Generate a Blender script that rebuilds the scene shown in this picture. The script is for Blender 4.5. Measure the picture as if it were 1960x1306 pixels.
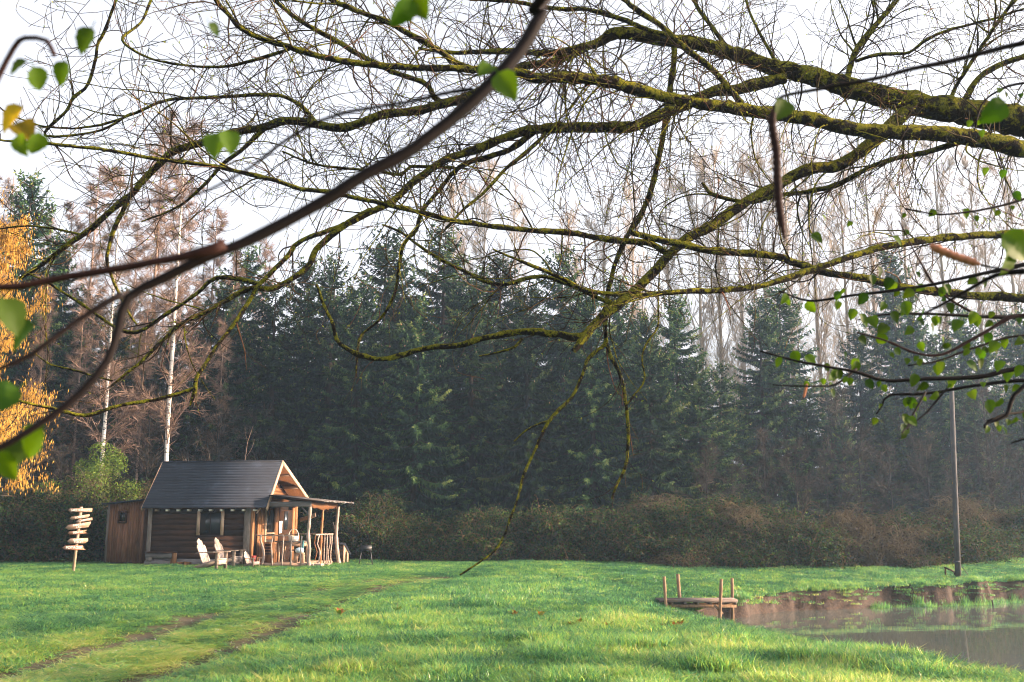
import bpy, math, random
import numpy as np
from mathutils import Vector, Matrix, Euler
R = math.radians
rng = np.random.default_rng(7)
random.seed(7)
for o in list(bpy.data.objects): bpy.data.objects.remove(o)
scn = bpy.context.scene
COL = scn.collection

# ------------------------------------------------------------------ camera, sky, sun, exposure
FPX, HZ, ZC = 1905.6, 1002.0, 1.6
PITCH = math.atan((HZ - 653) / FPX)
cd = bpy.data.cameras.new('camera'); cam = bpy.data.objects.new('camera', cd); COL.objects.link(cam)
cam.location = (0, 0, ZC); cam.rotation_euler = (R(90) + PITCH, 0, 0)
cd.sensor_width = 36.0; cd.lens = 36.0 * FPX / 1960; cd.clip_start = 0.05; cd.clip_end = 3000
cd.dof.use_dof = True; cd.dof.focus_distance = 24.0; cd.dof.aperture_fstop = 4.2
scn.camera = cam
SUN_AZ, SUN_EL = 2.0, 13.0          # degrees from +X towards +Y, and above the horizon
w = bpy.data.worlds.new('World'); scn.world = w; w.use_nodes = True
nt = w.node_tree; nt.nodes.clear()
sky = nt.nodes.new('ShaderNodeTexSky'); sky.sky_type = 'NISHITA'; sky.sun_disc = False
sky.sun_elevation = R(SUN_EL); sky.sun_rotation = R(90 - SUN_AZ)
sky.air_density = 1.0; sky.dust_density = 6.0; sky.ozone_density = 1.0; sky.altitude = 100
bg = nt.nodes.new('ShaderNodeBackground'); bg.inputs['Strength'].default_value = 0.15
wo = nt.nodes.new('ShaderNodeOutputWorld')
hsv = nt.nodes.new('ShaderNodeHueSaturation'); hsv.inputs['Saturation'].default_value = 0.28; hsv.inputs['Value'].default_value = 1.25   # thin veil of high mist: paler sky
nt.links.new(sky.outputs[0], hsv.inputs['Color']); wt_ = nt.nodes.new('ShaderNodeMix'); wt_.data_type = 'RGBA'; wt_.blend_type = 'MULTIPLY'; wt_.inputs[0].default_value = 1.0; wt_.inputs[7].default_value = (1.0, 0.965, 0.985, 1)
nt.links.new(hsv.outputs[0], wt_.inputs[6]); nt.links.new(wt_.outputs[2], bg.inputs[0]); nt.links.new(bg.outputs[0], wo.inputs[0])
ld = bpy.data.lights.new('sun', 'SUN'); ld.energy = 4.6; ld.angle = R(0.6); ld.color = (1.0, 0.66, 0.40)
sun = bpy.data.objects.new('sun', ld); COL.objects.link(sun)
sd = Vector((math.cos(R(SUN_EL)) * math.cos(R(SUN_AZ)), math.cos(R(SUN_EL)) * math.sin(R(SUN_AZ)), math.sin(R(SUN_EL))))
sun.rotation_euler = sd.to_track_quat('Z', 'Y').to_euler(); sun.location = (60, -5, 30)
scn.view_settings.view_transform = 'Standard'; scn.view_settings.look = 'None'
scn.view_settings.exposure = 1.75; scn.view_settings.gamma = 1.0; scn.view_settings.use_curve_mapping = False
scn.render.engine = 'CYCLES'
cy = scn.cycles
cy.max_bounces = 6; cy.diffuse_bounces = 3; cy.glossy_bounces = 3; cy.transmission_bounces = 4
cy.volume_bounces = 0; cy.transparent_max_bounces = 8
cy.caustics_reflective = False; cy.caustics_refractive = False
cy.use_denoising = True; cy.use_adaptive_sampling = False
cy.sample_clamp_indirect = 4.0; cy.pixel_filter_type = 'BLACKMAN_HARRIS'; cy.filter_width = 1.05
try: cy.denoiser = 'OPENIMAGEDENOISE'; cy.denoising_prefilter = 'ACCURATE'
except Exception: pass

# ------------------------------------------------------------------ helpers
_c, _s = math.cos(PITCH), math.sin(PITCH)
def ray(px, py):
    a = (px - 980) / FPX; b = -(py - 653) / FPX
    return np.array([a, _c - b * _s, _s + b * _c])
def at(px, py, Y):
    d = ray(px, py); t = Y / d[1]; return np.array([d[0] * t, Y, ZC + d[2] * t])
def gnd(px, py, z=0.0):
    d = ray(px, py); t = (z - ZC) / d[2]; return np.array([d[0] * t, d[1] * t, z])

def tag(o, label=None, cat=None, group=None, kind=None):
    if label: o['label'] = label
    if cat: o['category'] = cat
    if group: o['group'] = group
    if kind: o['kind'] = kind
    return o
def empty(name, loc=(0, 0, 0), rz=0.0, parent=None):
    o = bpy.data.objects.new(name, None); o.empty_display_size = 0.2
    o.location = loc; o.rotation_euler = (0, 0, rz); COL.objects.link(o)
    if parent: o.parent = parent
    return o
def copy_tree(o, parent=None):
    c = o.copy(); COL.objects.link(c)
    if parent: c.parent = parent
    for ch in list(o.children): copy_tree(ch, c)
    return c
def mk(name, verts, faces, mats, parent=None, smooth=False, var=None, link=True, midx=None):
    """verts Nx3; faces: list of int arrays (M,k) or lists; mats: material or list (one per face array)"""
    me = bpy.data.meshes.new(name)
    verts = np.asarray(verts, dtype=np.float32).reshape(-1, 3)
    fs = [np.asarray(f, dtype=np.int32) for f in faces if len(f)]
    loops = np.concatenate([f.ravel() for f in fs]); tot = np.concatenate([np.full(len(f), f.shape[1], np.int32) for f in fs])
    start = np.concatenate([[0], np.cumsum(tot)[:-1]]).astype(np.int32)
    me.vertices.add(len(verts)); me.vertices.foreach_set('co', verts.ravel())
    me.loops.add(len(loops)); me.loops.foreach_set('vertex_index', loops)
    me.polygons.add(len(tot)); me.polygons.foreach_set('loop_start', start)
    try: me.polygons.foreach_set('loop_total', tot)
    except Exception: pass
    if not isinstance(mats, (list, tuple)): mats = [mats]
    for m in mats: me.materials.append(m)
    if midx is not None: me.polygons.foreach_set('material_index', np.asarray(midx, np.int32))
    elif len(mats) > 1 and len(mats) == len(fs):
        me.polygons.foreach_set('material_index', np.concatenate([np.full(len(f), i, np.int32) for i, f in enumerate(fs)]))
    if smooth: me.polygons.foreach_set('use_smooth', np.ones(len(tot), bool))
    if var is not None:
        a = me.attributes.new('var', 'FLOAT', 'POINT'); a.data.foreach_set('value', np.asarray(var, np.float32))
    me.update(calc_edges=True)
    if not link: return me
    o = bpy.data.objects.new(name, me); COL.objects.link(o)
    if parent: o.parent = parent
    return o
class MB:
    """collects boxes, bars, prisms and tubes into one mesh"""
    def __init__(s): s.v = []; s.f = {}; s.n = 0
    def add(s, vs, fs):
        for f in fs: s.f.setdefault(len(f), []).append([i + s.n for i in f])
        s.v.extend([tuple(p) for p in vs]); s.n += len(vs); return s
    def box(s, c, d, rot=None, taper=0):
        hx, hy, hz = d[0] / 2, d[1] / 2, d[2] / 2
        P = [Vector((x * hx, y * hy, z * hz)) for z in (-1, 1) for y in (-1, 1) for x in (-1, 1)]
        if rot is not None:
            M = Euler(rot).to_matrix(); P = [M @ p for p in P]
        C = Vector(c); P = [p + C for p in P]
        return s.add(P, [(0, 2, 3, 1), (4, 5, 7, 6), (0, 1, 5, 4), (2, 6, 7, 3), (0, 4, 6, 2), (1, 3, 7, 5)])
    def bb(s, x0, x1, y0, y1, z0, z1): return s.box(((x0 + x1) / 2, (y0 + y1) / 2, (z0 + z1) / 2), (abs(x1 - x0), abs(y1 - y0), abs(z1 - z0)))
    def bar(s, a, b, wd, th, up=(0, 0, 1)):
        a = Vector(a); b = Vector(b); t = (b - a).normalized(); u = Vector(up); sx = t.cross(u)
        if sx.length < 1e-4: sx = t.cross(Vector((1, 0, 0)))
        sx.normalize(); uz = sx.cross(t).normalized()
        P = []
        for p in (a, b):
            for i, j in ((-1, -1), (1, -1), (1, 1), (-1, 1)): P.append(p + sx * (i * wd / 2) + uz * (j * th / 2))
        return s.add(P, [(0, 3, 2, 1), (4, 5, 6, 7), (0, 1, 5, 4), (1, 2, 6, 5), (2, 3, 7, 6), (3, 0, 4, 7)])
    def prism(s, poly, y0, y1):
        """poly of (x,z) extruded along y"""
        n = len(poly); P = [(x, y0, z) for x, z in poly] + [(x, y1, z) for x, z in poly]
        F = [tuple(range(n)), tuple(reversed(range(n, 2 * n)))] + [(i, i + n, (i + 1) % n + n, (i + 1) % n) for i in range(n)]
        return s.add(P, F)
    def tube(s, pts, rad, n=8):
        v, q, caps = tube(pts, rad, n); s.add(v.tolist(), q.tolist() + caps); return s
    def build(s, name, mat, parent=None, smooth=False, bevel=0.0):
        o = mk(name, np.array(s.v), [np.array(f) for f in s.f.values()], mat, parent, smooth)
        if bevel:
            b = o.modifiers.new('bevel', 'BEVEL'); b.width = bevel; b.segments = 1; b.limit_method = 'ANGLE'
        return o
def frames(P):
    P = np.asarray(P, float); T = np.gradient(P, axis=0); T /= (np.linalg.norm(T, axis=1)[:, None] + 1e-9)
    N = np.zeros_like(P); a = np.array([0, 0, 1.0]) if abs(T[0][2]) < 0.9 else np.array([1.0, 0, 0])
    n = np.cross(T[0], a); n /= np.linalg.norm(n); N[0] = n
    for i in range(1, len(P)):
        n = n - T[i] * np.dot(n, T[i]); n /= (np.linalg.norm(n) + 1e-9); N[i] = n
    return T, N, np.cross(T, N)
def tube(P, rad, n=8):
    P = np.asarray(P, float); rad = np.asarray(rad, float)
    if rad.ndim == 0: rad = np.full(len(P), float(rad))
    T, N, B = frames(P); a = np.arange(n) * 2 * np.pi / n
    rr = rad if rad.ndim == 2 else rad[:, None]
    V = P[:, None, :] + (np.cos(a)[None, :, None] * N[:, None, :] + np.sin(a)[None, :, None] * B[:, None, :]) * np.broadcast_to(rr, (len(P), n))[:, :, None]
    i = np.arange(len(P) - 1)[:, None] * n; j = np.arange(n)[None, :]; k = (j + 1) % n
    q = np.stack([i + j, i + k, i + n + k, i + n + j], -1).reshape(-1, 4)
    L = (len(P) - 1) * n
    return V.reshape(-1, 3), q, [tuple(reversed(range(n))), tuple(range(L, L + n))]
def tubes_mesh(items, n):
    """many tubes -> verts, quads"""
    vs, qs, off = [], [], 0
    for P, r in items:
        v, q, _ = tube(P, r, n); vs.append(v); qs.append(q + off); off += len(v)
    return np.concatenate(vs), np.concatenate(qs)
def smooth_path(P, step):
    P = np.asarray(P, float); out = []
    Q = np.vstack([2 * P[0] - P[1], P, 2 * P[-1] - P[-2]])
    for i in range(1, len(Q) - 2):
        p0, p1, p2, p3 = Q[i - 1], Q[i], Q[i + 1], Q[i + 2]
        m = max(2, int(np.linalg.norm((p2 - p1)[:3]) / step))
        t = np.arange(m)[:, None] / m
        out.append(0.5 * (2 * p1 + (p2 - p0) * t + (2 * p0 - 5 * p1 + 4 * p2 - p3) * t ** 2 + (3 * p1 - p0 - 3 * p2 + p3) * t ** 3))
    out.append(P[-1:]); return np.vstack(out)
def vnoise(x, y, seed=0):
    x = np.asarray(x, float); y = np.asarray(y, float)
    xi = np.floor(x).astype(np.int64); yi = np.floor(y).astype(np.int64); fx = x - xi; fy = y - yi
    fx = fx * fx * (3 - 2 * fx); fy = fy * fy * (3 - 2 * fy)
    def h(a, b):
        n = (a * 374761393 + b * 668265263 + seed * 1442695041) & 0xffffffff
        n = ((n ^ (n >> 13)) * 1274126177) & 0xffffffff
        return ((n ^ (n >> 16)) & 0xffff) / 65535.0
    return (h(xi, yi) * (1 - fx) + h(xi + 1, yi) * fx) * (1 - fy) + (h(xi, yi + 1) * (1 - fx) + h(xi + 1, yi + 1) * fx) * fy
def sstep(a, b, x): t = np.clip((x - a) / (b - a), 0, 1); return t * t * (3 - 2 * t)

# ------------------------------------------------------------------ materials
def newmat(name):
    m = bpy.data.materials.new(name); m.use_nodes = True; t = m.node_tree; t.nodes.clear()
    out = t.nodes.new('ShaderNodeOutputMaterial'); return m, t, out
def N(t, typ, **kw):
    n = t.nodes.new(typ)
    for k, v in kw.items():
        if hasattr(n, k): setattr(n, k, v)
    return n
def ramp(t, fac, stops):
    r = t.nodes.new('ShaderNodeValToRGB'); e = r.color_ramp.elements
    while len(e) < len(stops): e.new(0.5)
    for i, (p, c) in enumerate(stops): e[i].position = p; e[i].color = (*c, 1)
    t.links.new(fac, r.inputs[0]); return r.outputs[0]
def noise(t, scale, detail=4, rough=0.6, coord='Object', stretch=None):
    tc = t.nodes.new('ShaderNodeTexCoord'); src = tc.outputs[coord]
    if stretch:
        mp = t.nodes.new('ShaderNodeMapping'); mp.inputs['Scale'].default_value = stretch; t.links.new(src, mp.inputs[0]); src = mp.outputs[0]
    n = t.nodes.new('ShaderNodeTexNoise'); n.inputs['Scale'].default_value = scale; n.inputs['Detail'].default_value = detail
    n.inputs['Roughness'].default_value = rough; t.links.new(src, n.inputs['Vector']); return n.outputs['Fac']
def bump(t, fac, bsdf, strength=0.3, dist=0.02):
    b = t.nodes.new('ShaderNodeBump'); b.inputs['Strength'].default_value = strength; b.inputs['Distance'].default_value = dist
    t.links.new(fac, b.inputs['Height']); t.links.new(b.outputs[0], bsdf.inputs['Normal'])
def rnd_hsv(t, col, val=0.3, sat=0.0, src='object'):
    oi = t.nodes.new('ShaderNodeObjectInfo'); mr = t.nodes.new('ShaderNodeMapRange')
    mr.inputs['To Min'].default_value = 1 - val; mr.inputs['To Max'].default_value = 1 + val
    t.links.new(oi.outputs['Random'], mr.inputs['Value'])
    h = t.nodes.new('ShaderNodeHueSaturation'); t.links.new(mr.outputs[0], h.inputs['Value']); t.links.new(col, h.inputs['Color'])
    return h.outputs[0]
def wood(name, a, b, scale=3.0, stretch=(1, 1, 8), rough=0.8, rnd=0.25, bmp=0.3):
    """grain: dark a to light b; the stretch squeezes noise across the grain"""
    m, t, out = newmat(name); p = N(t, 'ShaderNodeBsdfPrincipled'); p.inputs['Roughness'].default_value = rough
    f = noise(t, scale, 5, 0.65, stretch=stretch); c = ramp(t, f, [(0.32, a), (0.68, b)])
    f2 = noise(t, 1.1, 3); mx = N(t, 'ShaderNodeMix', data_type='RGBA', blend_type='MULTIPLY'); mx.inputs[0].default_value = 0.7
    g = ramp(t, f2, [(0.3, (0.55, 0.55, 0.55)), (0.7, (1.15, 1.1, 1.05))]); t.links.new(c, mx.inputs[6]); t.links.new(g, mx.inputs[7])
    t.links.new(rnd_hsv(t, mx.outputs[2], rnd), p.inputs['Base Color']); bump(t, f, p, bmp, 0.01); p.inputs['Specular IOR Level'].default_value = 0.12
    t.links.new(p.outputs[0], out.inputs[0]); return m
def plain(name, c, rough=0.6, var=0.2, scale=20.0, metal=0.0):
    m, t, out = newmat(name); p = N(t, 'ShaderNodeBsdfPrincipled'); p.inputs['Roughness'].default_value = rough; p.inputs['Metallic'].default_value = metal
    f = noise(t, scale, 4); lo = tuple(x * (1 - var) for x in c); hi = tuple(min(1, x * (1 + var)) for x in c)
    t.links.new(ramp(t, f, [(0.3, lo), (0.7, hi)]), p.inputs['Base Color']); t.links.new(p.outputs[0], out.inputs[0]); return m
def foliage(name, stops, trans=0.35, obj_rnd=0.15, src='attr', rough=0.7, gloss=0.10, attr_type='GEOMETRY', attr='var'):
    """leaf material: colour varied per leaf (attribute), part of the light passes through"""
    m, t, out = newmat(name)
    at_ = N(t, 'ShaderNodeAttribute', attribute_type=attr_type, attribute_name=attr)
    c = ramp(t, at_.outputs['Fac'], stops)
    if obj_rnd: c = rnd_hsv(t, c, obj_rnd)
    p = N(t, 'ShaderNodeBsdfPrincipled'); p.inputs['Roughness'].default_value = rough; p.inputs['Specular IOR Level'].default_value = gloss
    t.links.new(c, p.inputs['Base Color'])
    if trans:
        tr = N(t, 'ShaderNodeBsdfTranslucent'); hs = N(t, 'ShaderNodeHueSaturation'); hs.inputs['Value'].default_value = 1.25; hs.inputs['Saturation'].default_value = 1.1
        t.links.new(c, hs.inputs['Color']); t.links.new(hs.outputs[0], tr.inputs[0])
        mx = N(t, 'ShaderNodeMixShader'); mx.inputs[0].default_value = trans
        t.links.new(p.outputs[0], mx.inputs[1]); t.links.new(tr.outputs[0], mx.inputs[2]); t.links.new(mx.outputs[0], out.inputs[0])
    else: t.links.new(p.outputs[0], out.inputs[0])
    return m

# ------------------------------------------------------------------ terrain
POND = np.array([(6.1, 31.0), (5.3, 29.0), (5.0, 27), (5.3, 24), (5.6, 22), (6.0, 20), (6.5, 18), (7.1, 16), (7.8, 14), (8.6, 12), (9.3, 10), (10.2, 8), (13, 5.5), (20, 4), (32, 4), (44, 10), (48, 26), (42, 40), (30, 40.5), (24, 39.3), (18.9, 37.9), (16, 36.4), (13, 35.6), (9.9, 34.1), (8.2, 32.6), (7.0, 31.7)])
def pond_dist(x, y):
    """signed distance to the shoreline, positive on land"""
    x = np.asarray(x, float); y = np.asarray(y, float); d = np.full(x.shape, 1e9); ins = np.zeros(x.shape, bool)
    for i in range(len(POND)):
        a = POND[i]; b = POND[(i + 1) % len(POND)]; e = b - a
        t = np.clip(((x - a[0]) * e[0] + (y - a[1]) * e[1]) / (e @ e), 0, 1)
        d = np.minimum(d, np.hypot(x - a[0] - t * e[0], y - a[1] - t * e[1]))
        c = ((a[1] > y) != (b[1] > y)) & (x < (b[0] - a[0]) * (y - a[1]) / (b[1] - a[1] + 1e-12) + a[0]); ins ^= c
    return np.where(ins, -d, d)
WATER_Z = -1.3
RUTS = [smooth_path([gnd(*p) for p in q], 0.3)[:, :2] for q in (
    [(-140, 1325), (-40, 1300), (60, 1272), (150, 1245), (250, 1220), (400, 1180), (550, 1140), (650, 1122), (760, 1108), (860, 1099)],
    [(200, 1325), (290, 1293), (380, 1262), (450, 1236), (540, 1200), (620, 1165), (700, 1135), (770, 1117), (850, 1106)])]
MIDTRACK = (RUTS[0][np.linspace(0, len(RUTS[0]) - 1, 60).astype(int)] + RUTS[1][np.linspace(0, len(RUTS[1]) - 1, 60).astype(int)]) / 2
def poly_dist(x, y, P):
    d = np.full(np.shape(x), 1e9)
    for a, b in zip(P[:-1], P[1:]):
        e = b - a; L = e @ e
        if L < 1e-9: continue
        t = np.clip(((x - a[0]) * e[0] + (y - a[1]) * e[1]) / L, 0, 1)
        d = np.minimum(d, np.hypot(x - a[0] - t * e[0], y - a[1] - t * e[1]))
    return d
HEDGE = np.array([(-60, 36), (-30, 38.0), (-19, 40.5), (-14, 43.6), (-5, 43.2), (0, 42.3), (6, 41.6), (11, 41.2), (15, 42.2), (19, 43.4), (23, 46.5), (30, 50), (60, 54)])
def hedge_y(x): return np.interp(x, HEDGE[:, 0], HEDGE[:, 1])
def height(x, y):
    x = np.asarray(x, float); y = np.asarray(y, float)
    z = 0.10 * (vnoise(x * 0.22 + 9, y * 0.22, 1) - 0.5) + 0.05 * (vnoise(x * 0.8, y * 0.8, 2) - 0.5) + 0.03 * (vnoise(x * 2.1, y * 2.1, 4) - 0.5)
    d = pond_dist(x, y)
    far = sstep(29.0, 32.5, y - 0.0 * x)
    nz = vnoise(x * 1.1, y * 0.5, 3) * 0.60 + vnoise(x * 3.0, y * 1.6, 5) * 0.26 + vnoise(x * 8.0, y * 3, 6) * 0.10
    dn = d - 0.1
    near_p = -1.48 * (1 - sstep(-0.2, 3.9, dn))
    df = d - nz
    lip = -0.78 + 0.10 * vnoise(x * 0.7, y * 0.3, 8) + 0.018 * (np.clip(x, 6, 26) - 6)
    rise = lip * (1 - np.clip((df - 0.22) / 9.0, 0, 1) ** 0.8)
    far_p = np.where(df < 0.0, -1.5 + 0.12 * np.clip(df + 1, 0, 1), np.where(df < 0.22, -1.4 + (1.4 + lip) * sstep(0.0, 0.22, df), rise))
    p = near_p * (1 - far) + far_p * far
    deep = sstep(0.0, -1.5, d) * 0.7
    z = z * sstep(-0.3, 1.5, d) + p - deep
    # a soft mound in front of the pond, so that the meadow rolls over before the bank
    z = z + 0.02 * np.exp(-((x - 1.5) / 3.5) ** 2 - ((y - 17) / 6.0) ** 2)
    dr = np.minimum(poly_dist(x, y, RUTS[0]), poly_dist(x, y, RUTS[1]))
    z = z - 0.075 * np.exp(-(dr / 0.32) ** 2)
    far_r = np.hypot(x, y - 30); z = z + np.clip((far_r - 70) / 200, 0, 6) * 0.6
    return z
def gz(x, y): return float(height(np.array([x]), np.array([y]))[0])
def axis(segs):
    out = []
    for a, b, s in segs: out.append(np.arange(a, b, s))
    return np.concatenate(out + [[segs[-1][1]]])
gx = axis([(-900, -200, 100), (-200, -60, 20), (-60, -24, 2), (-24, 4.0, 0.22), (4.0, 26, 0.13), (26, 50, 0.8), (50, 100, 5), (100, 200, 20), (200, 900, 100)])
gy = axis([(-200, -20, 20), (-20, 2, 1.5), (2, 8, 0.5), (8, 29, 0.2), (29, 40, 0.11), (40, 48, 0.25), (48, 70, 1.5), (70, 100, 6), (100, 200, 20), (200, 1200, 100)])
GX, GY = np.meshgrid(gx, gy); GZ = height(GX.ravel(), GY.ravel()).reshape(GX.shape)
nx_, ny_ = len(gx), len(gy)
ii = (np.arange(ny_ - 1)[:, None] * nx_ + np.arange(nx_ - 1)[None, :]).ravel()
gv = np.stack([GX.ravel(), GY.ravel(), GZ.ravel()], -1)
# masks of the ground's own stuff: bare earth (ruts, cut bank), worn turf, forest floor
dr0 = np.minimum(poly_dist(gv[:, 0], gv[:, 1], RUTS[0]), poly_dist(gv[:, 0], gv[:, 1], RUTS[1]))
pd = pond_dist(gv[:, 0], gv[:, 1])
gzy, gzx = np.gradient(GZ, gy, gx); steep = np.hypot(gzx, gzy).ravel()
rut = np.clip(np.exp(-(dr0 / 0.58) ** 2) * (0.70 + 0.5 * vnoise(gv[:, 0] * 1.3, gv[:, 1] * 1.3, 21)), 0, 1)
earth = (sstep(0.55, 1.1, steep) * (gv[:, 1] > 29)); earth = np.maximum(earth, sstep(-1.12, -1.25, gv[:, 2]) * (gv[:, 1] > 28.5))
worn = np.exp(-(poly_dist(gv[:, 0], gv[:, 1], MIDTRACK) / 1.5) ** 4)
forest = sstep(-0.3, 0.8, gv[:, 1] - hedge_y(gv[:, 0]))
gm, t, out = newmat('meadow_soil'); p = N(t, 'ShaderNodeBsdfPrincipled'); p.inputs['Roughness'].default_value = 0.95
f1 = noise(t, 1.6, 6, 0.7); f2 = noise(t, 14, 5, 0.7)
cg = ramp(t, f1, [(0.3, (0.030, 0.060, 0.012)), (0.7, (0.060, 0.105, 0.022))])
cw = ramp(t, f2, [(0.3, (0.035, 0.040, 0.010)), (0.7, (0.070, 0.070, 0.020))])
ce = ramp(t, f2, [(0.3, (0.016, 0.010, 0.007)), (0.52, (0.050, 0.030, 0.019)), (0.72, (0.105, 0.064, 0.040))])
cf = ramp(t, f2, [(0.3, (0.030, 0.020, 0.012)), (0.7, (0.075, 0.05, 0.03))])
def mixc(a, b, name):
    an = N(t, 'ShaderNodeAttribute', attribute_name=name); mx = N(t, 'ShaderNodeMix', data_type='RGBA')
    t.links.new(an.outputs['Fac'], mx.inputs[0]); t.links.new(a, mx.inputs[6]); t.links.new(b, mx.inputs[7]); return mx.outputs[2]
cr = ramp(t, f2, [(0.3, (0.022, 0.018, 0.008)), (0.6, (0.060, 0.043, 0.020)), (0.8, (0.13, 0.085, 0.05))])
c = mixc(mixc(mixc(mixc(cg, cw, 'worn'), cf, 'forest'), cr, 'rut'), ce, 'earth')
t.links.new(c, p.inputs['Base Color']); bump(t, f2, p, 0.8, 0.05); t.links.new(p.outputs[0], out.inputs[0])
ground = mk('ground', gv, [np.stack([ii, ii + 1, ii + nx_ + 1, ii + nx_], -1)], gm, smooth=True)
for nme, arr in (('earth', earth), ('rut', rut), ('worn', worn), ('forest', forest)):
    a = ground.data.attributes.new(nme, 'FLOAT', 'POINT'); a.data.foreach_set('value', arr.astype(np.float32))
tag(ground, kind='structure')
# pond water
wm, t, out = newmat('pond_water'); p = N(t, 'ShaderNodeBsdfPrincipled'); p.inputs['Base Color'].default_value = (0.095, 0.105, 0.088, 1)
p.inputs['Roughness'].default_value = 0.035; p.inputs['IOR'].default_value = 1.33
f = noise(t, 0.9, 3, 0.5, stretch=(1, 2.2, 1)); bump(t, f, p, 0.10, 0.02); t.links.new(p.outputs[0], out.inputs[0])
wv = np.array([(3, 2, WATER_Z), (52, 2, WATER_Z), (52, 43, WATER_Z), (3, 43, WATER_Z)])
wx = np.linspace(3.5, 52, 40); wy = np.linspace(2.5, 43, 40); WX, WY = np.meshgrid(wx, wy)
wi = (np.arange(39)[:, None] * 40 + np.arange(39)[None, :]).ravel()
water = mk('pond_water', np.stack([WX.ravel(), WY.ravel(), np.full(WX.size, WATER_Z)], -1), [np.stack([wi, wi + 1, wi + 41, wi + 40], -1)], wm, smooth=True)
tag(water, kind='structure')

# ------------------------------------------------------------------ scatter of uncountable stuff (geometry nodes)
def scatter(name, protos, pts, rot, scl, idx, tint, label, cat):
    pc = bpy.data.collections.new(name + '_kinds')
    for i, me in enumerate(protos):
        o = bpy.data.objects.new('%s_kind_%02d' % (name, i), me); pc.objects.link(o)
    me = bpy.data.meshes.new(name); me.vertices.add(len(pts)); me.vertices.foreach_set('co', np.asarray(pts, np.float32).ravel())
    for nme, typ, arr in (('rot', 'FLOAT_VECTOR', rot), ('scl', 'FLOAT_VECTOR', scl)):
        a = me.attributes.new(nme, typ, 'POINT'); a.data.foreach_set('vector', np.asarray(arr, np.float32).ravel())
    a = me.attributes.new('pick', 'INT', 'POINT'); a.data.foreach_set('value', np.asarray(idx, np.int32))
    a = me.attributes.new('tint', 'FLOAT', 'POINT'); a.data.foreach_set('value', np.asarray(tint, np.float32))
    o = bpy.data.objects.new(name, me); COL.objects.link(o); tag(o, label, cat, kind='stuff')
    g = bpy.data.node_groups.new(name, 'GeometryNodeTree')
    g.interface.new_socket('Geometry', in_out='INPUT', socket_type='NodeSocketGeometry'); g.interface.new_socket('Geometry', in_out='OUTPUT', socket_type='NodeSocketGeometry')
    gi = g.nodes.new('NodeGroupInput'); go = g.nodes.new('NodeGroupOutput'); iop = g.nodes.new('GeometryNodeInstanceOnPoints')
    ci = g.nodes.new('GeometryNodeCollectionInfo'); ci.inputs['Collection'].default_value = pc
    ci.inputs['Separate Children'].default_value = True; ci.inputs['Reset Children'].default_value = True
    def na(n, ty):
        x = g.nodes.new('GeometryNodeInputNamedAttribute'); x.data_type = ty; x.inputs['Name'].default_value = n; return x.outputs[0]
    e2r = g.nodes.new('FunctionNodeEulerToRotation'); L = g.links.new
    L(gi.outputs[0], iop.inputs['Points']); L(ci.outputs[0], iop.inputs['Instance']); iop.inputs['Pick Instance'].default_value = True
    L(na('pick', 'INT'), iop.inputs['Instance Index']); L(na('rot', 'FLOAT_VECTOR'), e2r.inputs[0]); L(e2r.outputs[0], iop.inputs['Rotation'])
    L(na('scl', 'FLOAT_VECTOR'), iop.inputs['Scale']); L(iop.outputs[0], go.inputs[0])
    md = o.modifiers.new('scatter', 'NODES'); md.node_group = g
    return o
def kites(P, D, W, bend=None):
    """leaf-like quads: base P, along D, half-width W"""
    n = len(P); M = P + 0.42 * D
    if bend is not None: T_ = P + D + bend
    else: T_ = P + D
    V = np.stack([P, M + W, T_, M - W], 1).reshape(-1, 3); q = np.arange(n * 4).reshape(n, 4)
    return V, q
def blades(n, rad, h0, h1, wd, lean, seed):
    r = np.random.default_rng(seed); a = r.uniform(0, 2 * np.pi, n); rr = rad * np.sqrt(r.uniform(0, 1, n))
    B = np.stack([rr * np.cos(a), rr * np.sin(a), np.full(n, -0.02)], -1); h = r.uniform(h0, h1, n)
    az = r.uniform(0, 2 * np.pi, n); le = r.uniform(0.1, lean, n) * h
    dirv = np.stack([np.cos(az), np.sin(az), 0 * az], -1); sd_ = np.stack([-np.sin(az), np.cos(az), 0 * az], -1)
    M1 = B + dirv * (le * 0.35)[:, None] + np.array([0, 0, 1]) * (h * 0.6)[:, None]
    T1 = B + dirv * le[:, None] * 1.2 + np.array([0, 0, 1]) * (h * (1 - 0.25 * le / h))[:, None]
    w_ = (wd * r.uniform(0.6, 1.3, n))[:, None] / 2
    V = np.stack([B - sd_ * w_, B + sd_ * w_, M1 + sd_ * w_ * 0.8, M1 - sd_ * w_ * 0.8, T1], 1).reshape(-1, 3)
    k = np.arange(n)[:, None] * 5
    var = np.repeat(r.uniform(0, 1, n), 5)
    return V, k + np.array([0, 1, 2, 3]), k + np.array([3, 2, 4]), var
m, t, out = newmat('grass_blade')
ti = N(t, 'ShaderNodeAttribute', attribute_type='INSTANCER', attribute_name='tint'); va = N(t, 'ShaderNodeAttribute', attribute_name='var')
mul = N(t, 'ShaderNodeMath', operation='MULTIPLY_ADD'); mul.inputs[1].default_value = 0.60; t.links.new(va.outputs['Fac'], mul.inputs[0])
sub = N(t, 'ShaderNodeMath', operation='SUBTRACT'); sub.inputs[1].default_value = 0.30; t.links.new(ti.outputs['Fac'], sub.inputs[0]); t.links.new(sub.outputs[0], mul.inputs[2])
c = ramp(t, mul.outputs[0], [(0.0, (0.024, 0.085, 0.036)), (0.25, (0.075, 0.225, 0.090)), (0.50, (0.150, 0.330, 0.070)), (0.78, (0.32, 0.43, 0.070)), (1.0, (0.50, 0.46, 0.16))])
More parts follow.
